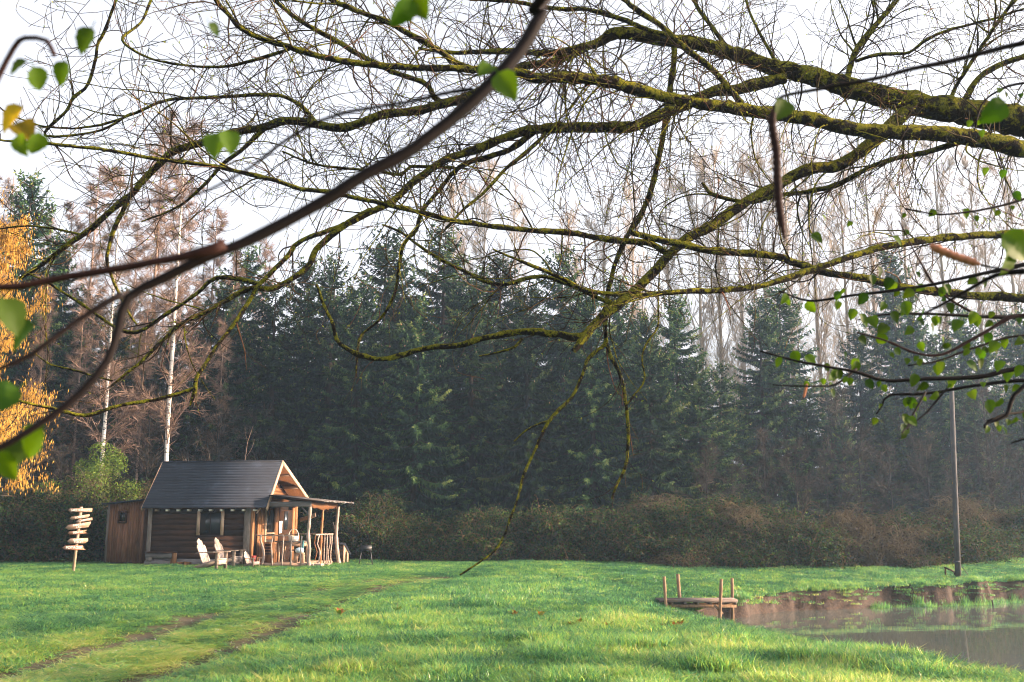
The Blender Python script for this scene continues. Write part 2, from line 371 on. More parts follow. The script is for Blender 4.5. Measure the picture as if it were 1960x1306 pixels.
p = N(t, 'ShaderNodeBsdfPrincipled'); p.inputs['Roughness'].default_value = 0.38; p.inputs['Specular IOR Level'].default_value = 0.6; t.links.new(c, p.inputs['Base Color'])
tr = N(t, 'ShaderNodeBsdfTranslucent'); hs = N(t, 'ShaderNodeHueSaturation'); hs.inputs['Value'].default_value = 1.5; t.links.new(c, hs.inputs['Color']); t.links.new(hs.outputs[0], tr.inputs[0])
mx = N(t, 'ShaderNodeMixShader'); mx.inputs[0].default_value = 0.5; t.links.new(p.outputs[0], mx.inputs[1]); t.links.new(tr.outputs[0], mx.inputs[2]); t.links.new(mx.outputs[0], out.inputs[0])
M_GRASS = m
gp = []
for i, (n, rad, h0, h1, wd, le) in enumerate([(46, .17, .10, .24, .012, 1.0), (50, .20, .08, .28, .011, 1.2), (40, .14, .06, .18, .014, 1.1), (44, .20, .09, .25, .011, 1.3), (56, .25, .05, .16, .012, .9), (34, .11, .12, .28, .012, 1.2)]):
    V, q4, t3, var = blades(n, rad, h0, h1, wd, le, 50 + i); gp.append(mk('grass_tuft', V, [q4, t3], M_GRASS, var=var, link=False))
# wider leaves for the far meadow, where one tuft covers more ground
for i, (n, rad, h0, h1, wd, le) in enumerate([(70, .34, .07, .20, .016, .8), (70, .36, .06, .16, .018, .9), (60, .30, .08, .26, .016, 1.0)]):
    V, q4, t3, var = blades(n, rad, h0, h1, wd, le, 80 + i); gp.append(mk('grass_tuft', V, [q4, t3], M_GRASS, var=var, link=False))
def in_view(x, y, marg=1.5): return np.abs(x) < y * 0.53 + marg
def grass_pts(n, y0, y1):
    u = rng.uniform(0, 1, n); y = 1 / (1 / y0 + u * (1 / y1 - 1 / y0)) if y0 > 0 else y0
    x = rng.uniform(-1, 1, n) * (y * 0.53 + 1.5); return x, y
CAB_O = gnd(283, 1084, -0.02); CAB_TH = R(9.5)
CU = np.array([math.cos(CAB_TH), -math.sin(CAB_TH)]); CV = np.array([math.sin(CAB_TH), math.cos(CAB_TH)])
def cab_uv(x, y): return (x - CAB_O[0]) * CU[0] + (y - CAB_O[1]) * CU[1], (x - CAB_O[0]) * CV[0] + (y - CAB_O[1]) * CV[1]
X, Y, K, S, T_ = [], [], [], [], []
for (n, y0, y1, kinds, base) in ((56000, 8.5, 21, (0, 1, 2, 3, 4, 5), 1.0), (64000, 19, 58, (6, 7, 8), 1.0)):
    x, y = grass_pts(n, y0, y1); z = height(x, y); d = pond_dist(x, y)
    u, v = cab_uv(x, y)
    dr = np.minimum(poly_dist(x, y, RUTS[0]), poly_dist(x, y, RUTS[1])); dm = poly_dist(x, y, MIDTRACK); wr = np.exp(-(dm / 1.75) ** 4)
    far_b = (y > 29) & (d < 3.0); lipd = d
    ok = (z > WATER_Z + 0.05) & (y < hedge_y(x) + 0.5) & ~((u > -2.0) & (u < 6.4) & (v > 0.05) & (v < 4.3))
    ok &= rng.uniform(0, 1, n) > np.exp(-(dr / 0.44) ** 4) * 0.97
    ok &= ~((y > 28.5) & (z < -1.02) & (rng.uniform(0, 1, n) < 0.75))
    x, y, z, wr, dm, d = x[ok], y[ok], z[ok], wr[ok], dm[ok], d[ok]
    patch = vnoise(x * 0.55, y * 0.55, 11); fine = vnoise(x * 2.4, y * 2.4, 12)
    right = sstep(-0.5, 1.5, x - np.interp(y, MIDTRACK[:, 1], MIDTRACK[:, 0]) - 1.2)
    h = 0.55 + 0.35 * patch + 0.9 * right * (0.18 + 1.0 * fine * patch + 0.30 * fine) * (y < 30) * (1 - 0.5 * sstep(4.5, 2.0, d)) + 0.25 * right * (y >= 30)
    h *= 0.48 * (1 - 0.74 * wr)
    tuft = vnoise(x * 1.7, y * 1.1, 14) > 0.74; h = np.where(tuft, h * 1.45, h * rng.uniform(.7, 1.2, len(h)))
    tint = 0.50 + 0.34 * (patch - 0.5) + 0.42 * (fine - 0.5) + 0.14 * wr + rng.normal(0, 0.19, len(h)) - 0.17 * sstep(13, 19, y)  # last term: mid-distance shade painted into the colour as a bluer, darker tint
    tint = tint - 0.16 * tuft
    wdt = base * rng.uniform(0.8, 1.25, len(h)) * np.where(y < 21, 1.0, 1.0)
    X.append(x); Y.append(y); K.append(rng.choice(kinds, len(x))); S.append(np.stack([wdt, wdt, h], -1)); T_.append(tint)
# grass hanging over the lip of the cut bank
nb = 1300; sx = rng.uniform(6.5, 26, nb); sy = np.interp(sx, POND[::-1][:9, 0][::1][np.argsort(POND[::-1][:9, 0])], POND[::-1][:9, 1][np.argsort(POND[::-1][:9, 0])]) + rng.uniform(0.1, 1.4, nb)
sz = height(sx, sy); okb = (sz > -1.0) & (pond_dist(sx, sy) > 0.05)
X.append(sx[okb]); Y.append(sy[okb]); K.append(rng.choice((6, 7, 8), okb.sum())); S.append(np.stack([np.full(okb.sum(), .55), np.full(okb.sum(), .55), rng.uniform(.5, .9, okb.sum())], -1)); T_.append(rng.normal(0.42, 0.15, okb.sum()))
# low green plants on the shelf at the far waterline
nb = 700; sx = rng.uniform(12.5, 27, nb); sy = np.interp(sx, POND[::-1][:9, 0][np.argsort(POND[::-1][:9, 0])], POND[::-1][:9, 1][np.argsort(POND[::-1][:9, 0])]) + rng.uniform(.15, 1.3, nb); sz = height(sx, sy); okb = (vnoise(sx * .5, 3 + 0 * sx, 71) > .35) & (sz > -1.5) & (sz < -1.15)
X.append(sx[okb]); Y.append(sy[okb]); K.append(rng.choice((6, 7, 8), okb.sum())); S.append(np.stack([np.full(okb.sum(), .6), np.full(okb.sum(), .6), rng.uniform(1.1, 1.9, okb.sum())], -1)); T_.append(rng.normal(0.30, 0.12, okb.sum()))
X = np.concatenate(X); Y = np.concatenate(Y); Zg = height(X, Y)
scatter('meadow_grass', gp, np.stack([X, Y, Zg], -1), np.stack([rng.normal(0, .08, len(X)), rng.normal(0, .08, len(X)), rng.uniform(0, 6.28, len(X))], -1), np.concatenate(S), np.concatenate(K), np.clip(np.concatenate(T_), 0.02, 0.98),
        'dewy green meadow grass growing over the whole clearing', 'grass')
# daisies in the worn turf
def daisy():
    V, F = [], []
    for k in range(7):
        a = k * 2 * math.pi / 7; b = a + 0.4
        V += [(0, 0, .05), (0.014 * math.cos(a), 0.014 * math.sin(a), .052), (0.016 * math.cos(b), 0.016 * math.sin(b), .054)]; F.append((3 * k, 3 * k + 1, 3 * k + 2))
    n = len(V); V += [(-.001, 0, 0), (.001, 0, 0), (0, 0, .05)]; F.append((n, n + 1, n + 2))
    return mk('daisy_bloom', np.array(V), [np.array(F)], plain('daisy_petal', (0.75, 0.72, 0.74), 0.6, 0.1), link=False)
dx, dy = grass_pts(5200, 9.5, 34); dm = poly_dist(dx, dy, MIDTRACK); cl = vnoise(dx * 0.9, dy * 0.9, 33)
ok = (dm < 2.0) & (cl > 0.55) | ((np.abs(dx + 0.5) < 2) & (np.abs(dy - 33) < 2) & (cl > .5)); dx, dy = dx[ok], dy[ok]
sc_ = rng.uniform(0.45, 0.85, len(dx))
scatter('daisies', [daisy()], np.stack([dx, dy, height(dx, dy)], -1), np.stack([rng.normal(0, .3, len(dx)), rng.normal(0.0, .3, len(dx)), rng.uniform(0, 6, len(dx))], -1), np.stack([sc_, sc_, sc_], -1), np.zeros(len(dx)), np.zeros(len(dx)),
        'small white daisies dotted along the worn wheel track', 'daisies')

# ------------------------------------------------------------------ forest
M_BARK = wood('spruce_bark', (0.018, 0.014, 0.012), (0.050, 0.038, 0.030), 6, (1, 1, .3), 0.95, 0.2, 0.6)
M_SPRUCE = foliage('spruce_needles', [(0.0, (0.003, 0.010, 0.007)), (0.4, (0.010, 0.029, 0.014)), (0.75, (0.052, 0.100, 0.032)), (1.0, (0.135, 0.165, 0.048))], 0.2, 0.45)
M_CONE = plain('spruce_cone', (0.30, 0.17, 0.10), 0.8, 0.3, 30)
def spruce_mesh(seed, H, Rr, low=0.015):
    r = np.random.default_rng(seed)
    zt = np.linspace(-0.3, H, 14); tp = np.stack([0.06 * np.sin(zt * .4 + seed), 0.06 * np.cos(zt * .3 + seed), zt], -1)
    tv, tq, _ = tube(tp, np.interp(zt, [-0.3, H], [0.016 * H, 0.01]), 7)
    nb = int(H * 17); P, D, W, VR = [], [], [], []; wood_items = []; cones = []
    for i in range(nb):
        f = low + (0.985 - low) * ((i + r.uniform(0, 1)) / nb); z = f * H; az = r.uniform(0, 2 * np.pi)
        L = (Rr * 0.86 * (1 - f) ** 0.62 * r.uniform(0.62, 1.15) + 0.22)
        if f < 0.25: L *= r.uniform(0.75, 1.1)
        n = max(3, int(L / 0.12)); s = np.linspace(0, 1, n)
        sl = np.interp(f, [0, 0.45, 0.85, 1], [-0.42, -0.28, 0.12, 1.0]) + r.normal(0, 0.10)
        bvar = r.normal(0, .17); ca, sa = math.cos(az), math.sin(az); wob = r.normal(0, 0.10)
        rad = L * s; side = L * wob * s * s
        zz = z + L * (sl * s - 0.30 * s * (1 - f) + 0.30 * s ** 2.6)
        B = np.stack([rad * ca - side * sa, rad * sa + side * ca, zz], -1)
        if L > 0.9: wood_items.append((B[::max(1, n // 5)], np.linspace(0.012 + 0.010 * L, 0.004, len(B[::max(1, n // 5)]))))
        tang = np.gradient(B, axis=0); tang /= np.linalg.norm(tang, axis=1)[:, None] + 1e-9
        lat = np.stack([-tang[:, 1], tang[:, 0], 0 * s], -1); lat /= np.linalg.norm(lat, axis=1)[:, None] + 1e-9
        for sg in (-1, 1, 0, -0.45, 0.45, -1.01, 1.01):
            k = s > (0.12 if abs(sg) >= 1 else 0.06); m_ = k.sum()
            if m_ == 0: continue
            ln = (0.20 + 0.42 * L / 3.2 * (1.08 - s[k])) * r.uniform(0.6, 1.3, m_)
            droop = r.uniform(0.15, 1.1, m_) if abs(sg) >= 1 else r.uniform(0.9, 2.2, m_) * (1 if sg else 1.1)
            if sg == 0 and f > 0.8: droop = r.uniform(-0.6, 0.3, m_)
            dv = tang[k] * r.uniform(0.5, 1.1, m_)[:, None] + lat[k] * (sg * r.uniform(0.7, 1.3, m_))[:, None] + np.array([0, 0, -1.0]) * droop[:, None]
            dv += r.normal(0, .16, dv.shape); dv /= np.linalg.norm(dv, axis=1)[:, None]
            wv_ = np.cross(dv, r.normal(0, 1, dv.shape)); wv_ /= np.linalg.norm(wv_, axis=1)[:, None] + 1e-9
            P.append(B[k]); D.append(dv * ln[:, None]); W.append(wv_ * r.uniform(0.024, 0.055, m_)[:, None])
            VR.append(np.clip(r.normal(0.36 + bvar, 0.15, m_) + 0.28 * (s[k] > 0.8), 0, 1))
        if f > 0.55 and r.uniform() < 0.35:
            cones.append(B[-1] - np.array([0, 0, 0.08])); 
    # leader
    P.append(np.stack([np.zeros(14), np.zeros(14), np.linspace(H - 0.9, H, 14)], -1)); a = r.uniform(0, 6.28, 14)
    D.append(np.stack([np.cos(a) * .18, np.sin(a) * .18, np.full(14, .16)], -1)); W.append(np.stack([-np.sin(a), np.cos(a), 0 * a], -1) * .02); VR.append(np.full(14, .5))
    P, D, W, VR = map(np.concatenate, (P, D, W, VR)); V, q = kites(P, D, W)
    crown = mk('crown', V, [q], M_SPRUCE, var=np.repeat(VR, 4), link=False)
    bv, bq = tubes_mesh(wood_items, 4)
    trunk = mk('trunk', np.concatenate([tv, bv]), [np.concatenate([tq, bq + len(tv)])], M_BARK, smooth=True, link=False)
    cm = MB()
    for c_ in cones:
        c_ = Vector(c_); l = 0.15; w_ = 0.028; cm.add([c_, c_ + Vector((w_, 0, -.4 * l)), c_ + Vector((0, w_, -.4 * l)), c_ + Vector((-w_, 0, -.4 * l)), c_ + Vector((0, -w_, -.4 * l)), c_ + Vector((0, 0, -l))], [(0, 1, 2), (0, 2, 3), (0, 3, 4), (0, 4, 1), (5, 2, 1), (5, 3, 2), (5, 4, 3), (5, 1, 4)])
    cone = mk('cones', np.array(cm.v), [np.array(f) for f in cm.f.values()], M_CONE, link=False) if cones else None
    return trunk, crown, cone
SPR = [(17, spruce_mesh(1, 17, 4.3)), (17, spruce_mesh(2, 17, 3.8)), (17, spruce_mesh(3, 17, 4.6)), (17, spruce_mesh(4, 17, 4.0)), (13, spruce_mesh(5, 13, 3.6))]
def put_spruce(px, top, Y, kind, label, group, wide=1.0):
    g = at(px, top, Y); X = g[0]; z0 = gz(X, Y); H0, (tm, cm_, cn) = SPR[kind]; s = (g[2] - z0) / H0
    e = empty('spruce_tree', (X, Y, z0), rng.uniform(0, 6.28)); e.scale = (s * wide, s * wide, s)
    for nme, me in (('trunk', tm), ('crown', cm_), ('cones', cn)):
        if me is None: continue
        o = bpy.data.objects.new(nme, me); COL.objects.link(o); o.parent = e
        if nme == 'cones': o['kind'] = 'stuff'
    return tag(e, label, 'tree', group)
LBLS = [('dark green spruce at the front of the forest wall, boughs drooping to the brambles', 'front spruces of the forest wall'), ('tall spruce of the forest wall whose tip rises above the front spruces', 'tall spruces of the forest wall'), ('shadowed spruce deep inside the forest wall behind the tall ones', 'deep spruces of the forest wall')]
for i, (px, top, Y) in enumerate([(468, 478, 54), (530, 545, 51), (585, 505, 55), (640, 500, 53), (690, 545, 50), (742, 448, 56), (800, 575, 49), (850, 442, 58), (905, 520, 51.5), (960, 500, 57), (1010, 548, 49.5), (1075, 488, 57), (1130, 565, 50), (1185, 540, 56), (1240, 610, 49.5), (1290, 572, 54), (1335, 690, 51), (1375, 700, 55), (430, 545, 50), (380, 575, 56),
        (560, 600, 62), (660, 560, 64), (770, 520, 65), (880, 540, 64), (1000, 560, 65), (1110, 560, 64), (1220, 600, 63), (480, 640, 70), (610, 650, 72), (715, 640, 71), (830, 650, 73), (945, 640, 71), (1060, 650, 73), (1165, 640, 71), (1270, 680, 72), (1340, 720, 70)]):
    L_, G_ = LBLS[0 if Y < 53 else (1 if Y < 60 else 2)]; put_spruce(px, top, Y, i % 4, L_, G_, (1.1, 1.3, 1.0, 1.2)[i % 4])
LBL_H = 'hazy blue-green spruce in the misty wood behind the wooden pole'
for i, (px, top, Y) in enumerate([(1450, 575, 60), (1490, 555, 62), (1540, 730, 60), (1590, 735, 66), (1640, 640, 70), (1700, 480, 76), (1745, 600, 72), (1790, 640, 68), (1830, 590, 76), (1880, 660, 70), (1930, 600, 76), (1975, 560, 72), (2040, 600, 76), (1410, 760, 62), (1610, 800, 60), (1690, 760, 62), (1760, 790, 61), (1860, 760, 64), (1950, 740, 66), (1440, 800, 74), (1520, 810, 76), (1600, 780, 78), (1680, 800, 76), (1770, 760, 80), (1850, 790, 78), (1930, 770, 80), (2010, 760, 78)]):
    L_, G_ = (LBL_H, 'hazy spruces behind the pole') if Y < 67 else ('far hazy spruce deep in the misty wood, behind the spruces by the pole', 'deep hazy spruces'); put_spruce(px, top, Y, (i + 1) % 5, L_, G_, (1.1, 1.3, 1.0)[i % 3])
LBL_L = 'olive green spruce standing behind the birches'
for i, (px, top, Y) in enumerate([(62, 345, 50), (112, 455, 53), (175, 560, 54), (225, 610, 51), (285, 600, 55), (325, 640, 52), (20, 520, 56), (-40, 480, 52), (140, 640, 50), (250, 560, 60), (60, 640, 64), (160, 650, 66), (280, 660, 68), (390, 650, 66)]):
    L_, G_ = (LBL_L, 'spruces behind the birches') if Y < 58 else ('shadowed spruce far behind the birches and the cabin roof', 'deep spruces behind the birches'); put_spruce(px, top, Y, (i + 2) % 5, L_, G_, 0.95)

# ---- bare trees
def bare_mesh(seed, H, trunk_r, nb, b0, blen, bang, sub, subang, twig, droop, bark, twigm, name, clear=0.25, tw_w=0.010, leaves=None):
    r = np.random.default_rng(seed); n = 16; zt = np.linspace(0, 1, n)
    tp = np.stack([np.cumsum(r.normal(0, .012 * H / n, n)), np.cumsum(r.normal(0, .012 * H / n, n)), zt * H - 0.2], -1)
    tv, tq, _ = tube(tp, trunk_r * (1 - zt) ** 0.8 + 0.012, 8)
    b5, TP, TD = [], [], []
    for i in range(nb):
        f = clear + (0.97 - clear) * ((i + r.uniform()) / nb); base = np.array([np.interp(f, zt, tp[:, k]) for k in range(3)])
        az = r.uniform(0, 6.283); L = blen * (1 - 0.75 * max(0, f - b0) / (1 - b0)) * r.uniform(0.55, 1.15); ang = R(bang) * r.uniform(0.7, 1.3)
        m_ = 7; s = np.linspace(0, 1, m_); d = np.array([math.sin(ang) * math.cos(az), math.sin(ang) * math.sin(az), math.cos(ang)])
        B = base + np.outer(s * L, d) + np.stack([0 * s, 0 * s, -droop * L * s ** 2.2], -1) + np.cumsum(r.normal(0, .02 * L, (m_, 3)), 0) * (s[:, None])
        b5.append((B, np.linspace(trunk_r * 0.34 * (1 - f * 0.7) , 0.006, m_)))
        for j in range(sub):
            u = r.uniform(0.18, 1.0); p0 = np.array([np.interp(u, s, B[:, k]) for k in range(3)])
            dd = d + r.normal(0, math.sin(R(subang)), 3); dd[2] -= droop * u; dd /= np.linalg.norm(dd); l2 = L * r.uniform(0.18, 0.42) * (1.15 - 0.5 * u)
            p1 = p0 + dd * l2 * .55; p2 = p1 + (dd + r.normal(0, .2, 3) + np.array([0, 0, -droop])) * l2 * .45
            b5.append((np.array([p0, p1, p2]), np.array([0.010, 0.007, 0.004]) * max(1, H / 15)))
            for k in range(twig):
                q = r.uniform(0.1, 1); pp = p0 + (p1 - p0) * min(1, q * 2) if q < .5 else p1 + (p2 - p1) * (q * 2 - 1)
                td = dd + r.normal(0, .55, 3); td[2] -= droop * 1.3; td /= np.linalg.norm(td); TP.append(pp); TD.append(td * r.uniform(.2, .75) * max(.6, min(1.3, blen / 3.5)))
    bv, bq = tubes_mesh(b5, 3)
    trunk = mk('trunk', tv, [tq], bark, smooth=True, link=False)
    TP, TD = np.array(TP), np.array(TD); W = np.cross(TD, r.normal(0, 1, TD.shape)); W = W / (np.linalg.norm(W, axis=1)[:, None] + 1e-9) * tw_w
    V, q = kites(TP, TD, W)
    VS = [bv, V]; var = [np.full(len(bv), .35), np.repeat(r.uniform(0, 1, len(TP)), 4)]; Q = [bq, q + len(bv)]
    crown = mk('crown', np.concatenate(VS), [np.concatenate(Q)], twigm, var=np.concatenate(var), link=False)
    return trunk, crown
m, t, out = newmat('birch_bark'); p = N(t, 'ShaderNodeBsdfPrincipled'); p.inputs['Roughness'].default_value = 0.7
f = noise(t, 5.0, 4, 0.6, stretch=(1, 1, 3.2)); c = ramp(t, f, [(0.40, (0.05, 0.045, 0.04)), (0.45, (0.62, 0.56, 0.50)), (0.8, (0.78, 0.73, 0.66))]); t.links.new(c, p.inputs['Base Color']); t.links.new(p.outputs[0], out.inputs[0]); M_BIRCH = m
M_BTWIG = foliage('birch_twigs', [(0, (0.12, 0.078, 0.058)), (0.6, (0.20, 0.135, 0.10)), (1, (0.30, 0.205, 0.15))], 0.1, 0.15)
M_PBARK = wood('poplar_bark', (0.22, 0.18, 0.14), (0.42, 0.36, 0.28), 4, (1, 1, .25), 0.9)
M_PTWIG = foliage('poplar_twigs', [(0, (0.22, 0.17, 0.12)), (0.6, (0.34, 0.27, 0.19)), (1, (0.46, 0.37, 0.25))], 0.1, 0.15)
M_STWIG = foliage('shrub_twigs', [(0, (0.018, 0.016, 0.014)), (0.6, (0.038, 0.032, 0.026)), (1, (0.085, 0.064, 0.045))], 0.1, 0.25)
def place(kind, name, x, y, z, s, rz, label, cat, group=None, sz=None):
    e = empty(name, (x, y, z), rz); e.scale = (s, s, sz or s)
    for nme, me in (('trunk', kind[0]), ('crown', kind[1])):
        o = bpy.data.objects.new(nme, me); COL.objects.link(o); o.parent = e
    return tag(e, label, cat, group)
POP = [bare_mesh(20 + i, 28, 0.19, 52, 0.25, 6.0, 26, 9, 20, 8, -0.10, M_PBARK, M_PTWIG, 'poplar', 0.18, 0.017) for i in range(3)]
for i, (px, top, Y) in enumerate([(868, 345, 86), (925, 305, 84), (985, 380, 90), (1088, 400, 88), (1150, 375, 84), (1208, 360, 90), (1275, 335, 84), (1328, 300, 80), (1368, 285, 84), (1408, 300, 78), (1450, 265, 82), (1498, 255, 78), (1545, 285, 80), (1600, 300, 84), (1655, 275, 80), (1720, 300, 86), (1785, 255, 82), (1848, 300, 84), (1915, 270, 82), (1985, 290, 84)]):
    g = at(px, top, Y); s = g[2] / 28; place(POP[i % 3], 'poplar_tree', g[0], Y, gz(g[0], Y), s, rng.uniform(0, 6.28), 'tall bare poplar with upswept branches rising behind the spruces', 'tree', 'bare poplars behind the spruces')
BIR = [bare_mesh(40 + i, 19, 0.095, 50, 0.3, 2.9, 40, 9, 26, 16, 0.22, M_BIRCH, M_BTWIG, 'birch', 0.22, 0.011) for i in range(3)]
for (px, top, Y, k, lab) in ((362, 205, 46.5, 0, 'bare birch with thick white trunk rising behind the cabin roof'), (239, 300, 45.5, 1, 'bare birch with slender white trunk behind the brown plank shed')):
    g = at(px, top, Y); place(BIR[k], 'birch_tree', g[0], Y, gz(g[0], Y), g[2] / 19, 0.4, lab, 'tree')
M_BIRCH2 = wood('aspen_bark', (0.18, 0.12, 0.09), (0.38, 0.28, 0.22), 4, (1, 1, .3), 0.85)
BIR2 = [bare_mesh(60 + i, 19, 0.10, 60, 0.3, 2.4, 36, 8, 30, 20, 0.14, M_BIRCH2, M_BTWIG, 'aspen', 0.3, 0.0085) for i in range(2)]
for i, (px, top, Y) in enumerate([(190, 305, 54), (318, 200, 57), (415, 385, 55), (265, 420, 52), (510, 445, 61), (100, 400, 58), (350, 330, 60), (450, 470, 51), (30, 330, 58), (140, 380, 60), (95, 520, 47.5), (165, 560, 48.5), (285, 560, 48), (430, 600, 49)]):
    g = at(px, top, Y); place(BIR2[i % 2], 'birch_tree', g[0], Y, gz(g[0], Y), g[2] / 19, rng.uniform(0, 6.28), 'bare pinkish-brown birch among the spruces left of the forest wall', 'tree', 'bare pinkish birches')
# leafless shrubs along the wood's edge
SHR = [bare_mesh(80 + i, 6.5, 0.05, 22, 0.3, 3.0, 38, 8, 34, 10, 0.10, M_STWIG, M_STWIG, 'shrub', 0.05, 0.011) for i in range(3)]
k = 0
for (px, top, Y) in [(20, 800, 44), (75, 780, 46), (120, 860, 45), (290, 760, 47), (420, 770, 48), (500, 790, 49), (330, 690, 50), (200, 720, 48), (60, 700, 50), (440, 680, 52), (1400, 880, 50), (1460, 830, 52), (1520, 850, 51), (1580, 870, 53), (1640, 820, 54), (1700, 860, 53), (1770, 830, 55), (1830, 880, 54), (1890, 840, 56), (1945, 860, 57), (2000, 820, 58), (1610, 760, 60), (1740, 740, 62), (1880, 740, 62), (1480, 740, 62), (1350, 850, 49)]:
    g = at(px, top, Y); place(SHR[k % 3], 'bare_shrub', g[0], Y, gz(g[0], Y), (g[2] - gz(g[0], Y)) / 6.5, rng.uniform(0, 6.28), 'leafless brown shrub tangled at the edge of the wood by the ' + ('birches' if px < 600 else 'misty spruces'), 'shrub', 'bare shrubs by the ' + ('birches' if px < 600 else 'misty spruces')); k += 1
# thin pale sapling behind the roof
g = at(478, 780, 44.5); sp = MB().tube([(0, 0, -.1), (.09, 0, 1.6), (.05, .02, 3.2), (.22, .05, 4.4), (.30, .03, 5.2), (.52, 0, 5.9)], [.019, .018, .016, .013, .010, .005], 7)
sp.tube([(.05, .02, 3.2), (-.12, .03, 3.9), (-.2, 0, 4.4)], [.009, .006, .003], 5); sp.tube([(.24, .05, 4.5), (.5, .02, 4.9), (.62, 0, 5.3)], [.008, .005, .003], 5); sp.tube([(.30, .03, 5.2), (.18, .03, 5.6), (.16, 0, 5.9)], [.006, .004, .002], 5)
so = sp.build('birch_sapling', M_BIRCH2, smooth=True); so.location = (at(458, 900, 44.5)[0], 44.5, gz(at(458, 900, 44.5)[0], 44.5)); tag(so, 'thin leaning pale sapling stem behind the cabin ridge', 'sapling')

# catkin tree at the left edge
M_CATK = foliage('golden_catkins', [(0, (0.36, 0.20, 0.04)), (0.5, (0.52, 0.30, 0.06)), (1, (0.62, 0.42, 0.10))], 0.3, 0.0)
hz = bare_mesh(90, 13, 0.14, 46, 0.3, 3.6, 42, 9, 34, 7, 0.12, M_STWIG, M_STWIG, 'hazel', 0.12, 0.010)
cx, cyy = at(-42, 700, 34)[0], 34.0
ct = place(hz, 'catkin_tree', cx, cyy, gz(cx, cyy), 1.0, 1.0, 'tall tree hung with golden catkins at the wood edge beside the brambles', 'tree')
hv = np.array([v.co[:] for v in hz[1].vertices]); pk = hv[rng.integers(0, len(hv), 17000)]; pk = pk[(pk[:, 2] > 2.8)]; pk = pk + rng.normal(0, .08, pk.shape)
V, q = kites(pk, np.stack([rng.normal(0, .02, len(pk)), rng.normal(0, .02, len(pk)), -rng.uniform(.09, .2, len(pk))], -1), np.stack([np.cos(pk[:, 0] * 90), np.sin(pk[:, 0] * 90), 0 * pk[:, 0]], -1) * .011)
V2, q2 = kites(pk, np.stack([rng.normal(0, .02, len(pk)), rng.normal(0, .02, len(pk)), -rng.uniform(.09, .2, len(pk))], -1), np.stack([-np.sin(pk[:, 0] * 90), np.cos(pk[:, 0] * 90), 0 * pk[:, 0]], -1) * .011)
co = mk('catkins', np.concatenate([V, V2]), [np.concatenate([q, q2 + len(V)])], M_CATK, ct, var=np.concatenate([np.repeat(rng.uniform(0, 1, len(pk)), 4)] * 2)); co['kind'] = 'stuff'

# ---- brambles: one tangled mass along the wood's foot
M_BRL = foliage('bramble_leaves', [(0, (0.008, 0.020, 0.007)), (0.45, (0.021, 0.046, 0.012)), (0.75, (0.075, 0.125, 0.026)), (0.88, (0.06, 0.045, 0.020)), (1, (0.14, 0.085, 0.045))], 0.3, 0.25)
M_BRD = foliage('bramble_dry', [(0, (0.018, 0.012, 0.009)), (0.5, (0.040, 0.029, 0.020)), (0.8, (0.095, 0.066, 0.040)), (0.9, (0.045, 0.07, 0.02)), (1, (0.15, 0.10, 0.062))], 0.2, 0.25)
def bramble(seed, nl, ns, mat, lf):
    r = np.random.default_rng(seed); items, P, D = [], [], []
    for i in range(ns):
        a = r.uniform(0, 6.283); p0 = np.array([r.normal(0, .3), r.normal(0, .3), -.05]); L = r.uniform(.7, 1.5); s = np.linspace(0, 1, 7)
        B = p0 + np.stack([math.cos(a) * L * s * .8, math.sin(a) * L * s * .8, L * (1.25 * s - .95 * s ** 2.2)], -1) + np.cumsum(r.normal(0, .02, (7, 3)), 0); items.append((B, np.linspace(.013, .005, 7)))
        u = r.uniform(.1, 1, nl // ns); pp = np.stack([np.interp(u, s, B[:, k]) for k in range(3)], -1); P.append(pp + r.normal(0, .09, pp.shape))
    P = np.concatenate(P); D = r.normal(0, 1, P.shape); D[:, 2] = -np.abs(D[:, 2]) * .6; D = D / np.linalg.norm(D, axis=1)[:, None] * r.uniform(lf * .6, lf * 1.3, len(P))[:, None]
    W = np.cross(D, r.normal(0, 1, D.shape)); W = W / (np.linalg.norm(W, axis=1)[:, None] + 1e-9) * (lf * .34)
    V, q = kites(P, D, W); bv, bq = tubes_mesh(items, 3)
    return mk('bramble_clump', np.concatenate([bv, V]), [np.concatenate([bq, q + len(bv)])], mat, var=np.concatenate([np.full(len(bv), .97), np.repeat(np.clip(r.normal(.42, .30, len(P)), 0, 1), 4)]), link=False)
BR = [bramble(100, 340, 22, M_BRL, .125), bramble(101, 380, 22, M_BRL, .11), bramble(102, 260, 40, M_BRD, .085), bramble(103, 150, 56, M_BRD, .07), bramble(104, 320, 26, M_BRL, .12)]
bx, by, bz_, bs, bk = [], [], [], [], []
for xx in np.arange(-26, 34, 0.40):
    for row in range(5):
        x = xx + rng.normal(0, .2); y = hedge_y(x) + 0.4 + row * 0.8 + rng.normal(0, .2) + 1.2 * (float(vnoise(x * .5, 2.0, 47)) - .5); u, v = cab_uv(x, y)
        if -2.3 < u < 8.2 and v < 4.6: continue
        top = 0.05 + 0.20 * row + (1.7 * float(vnoise(x * .33, row * .4, 40)) ** 2.2 + .9 * float(vnoise(x * 1.1, row * .9, 44)) ** 2) * (.35, .8, 1, 1.1, 1.2)[row] + (1.3 if x < -14.5 else 0)
        if row == 0 and rng.uniform() < .35: continue
        if float(vnoise(x * .7, row * .6, 50)) < .27: continue
        n_ = float(vnoise(x * .3, row * .5, 41)); kinds = [0, 1, 4, 1] if n_ > (.22 if x < 4 else .46) else [2, 3, 3, 2, 1]
        z = -.1
        while z <= top:
            bx.append(x + rng.normal(0, .15)); by.append(y + rng.normal(0, .15)); bz_.append(max(z, -.05)); bs.append(rng.uniform(.7, 1.1)); bk.append(rng.choice(kinds)); z += rng.uniform(.45, .7)
bx, by, bs = map(np.array, (bx, by, bs))
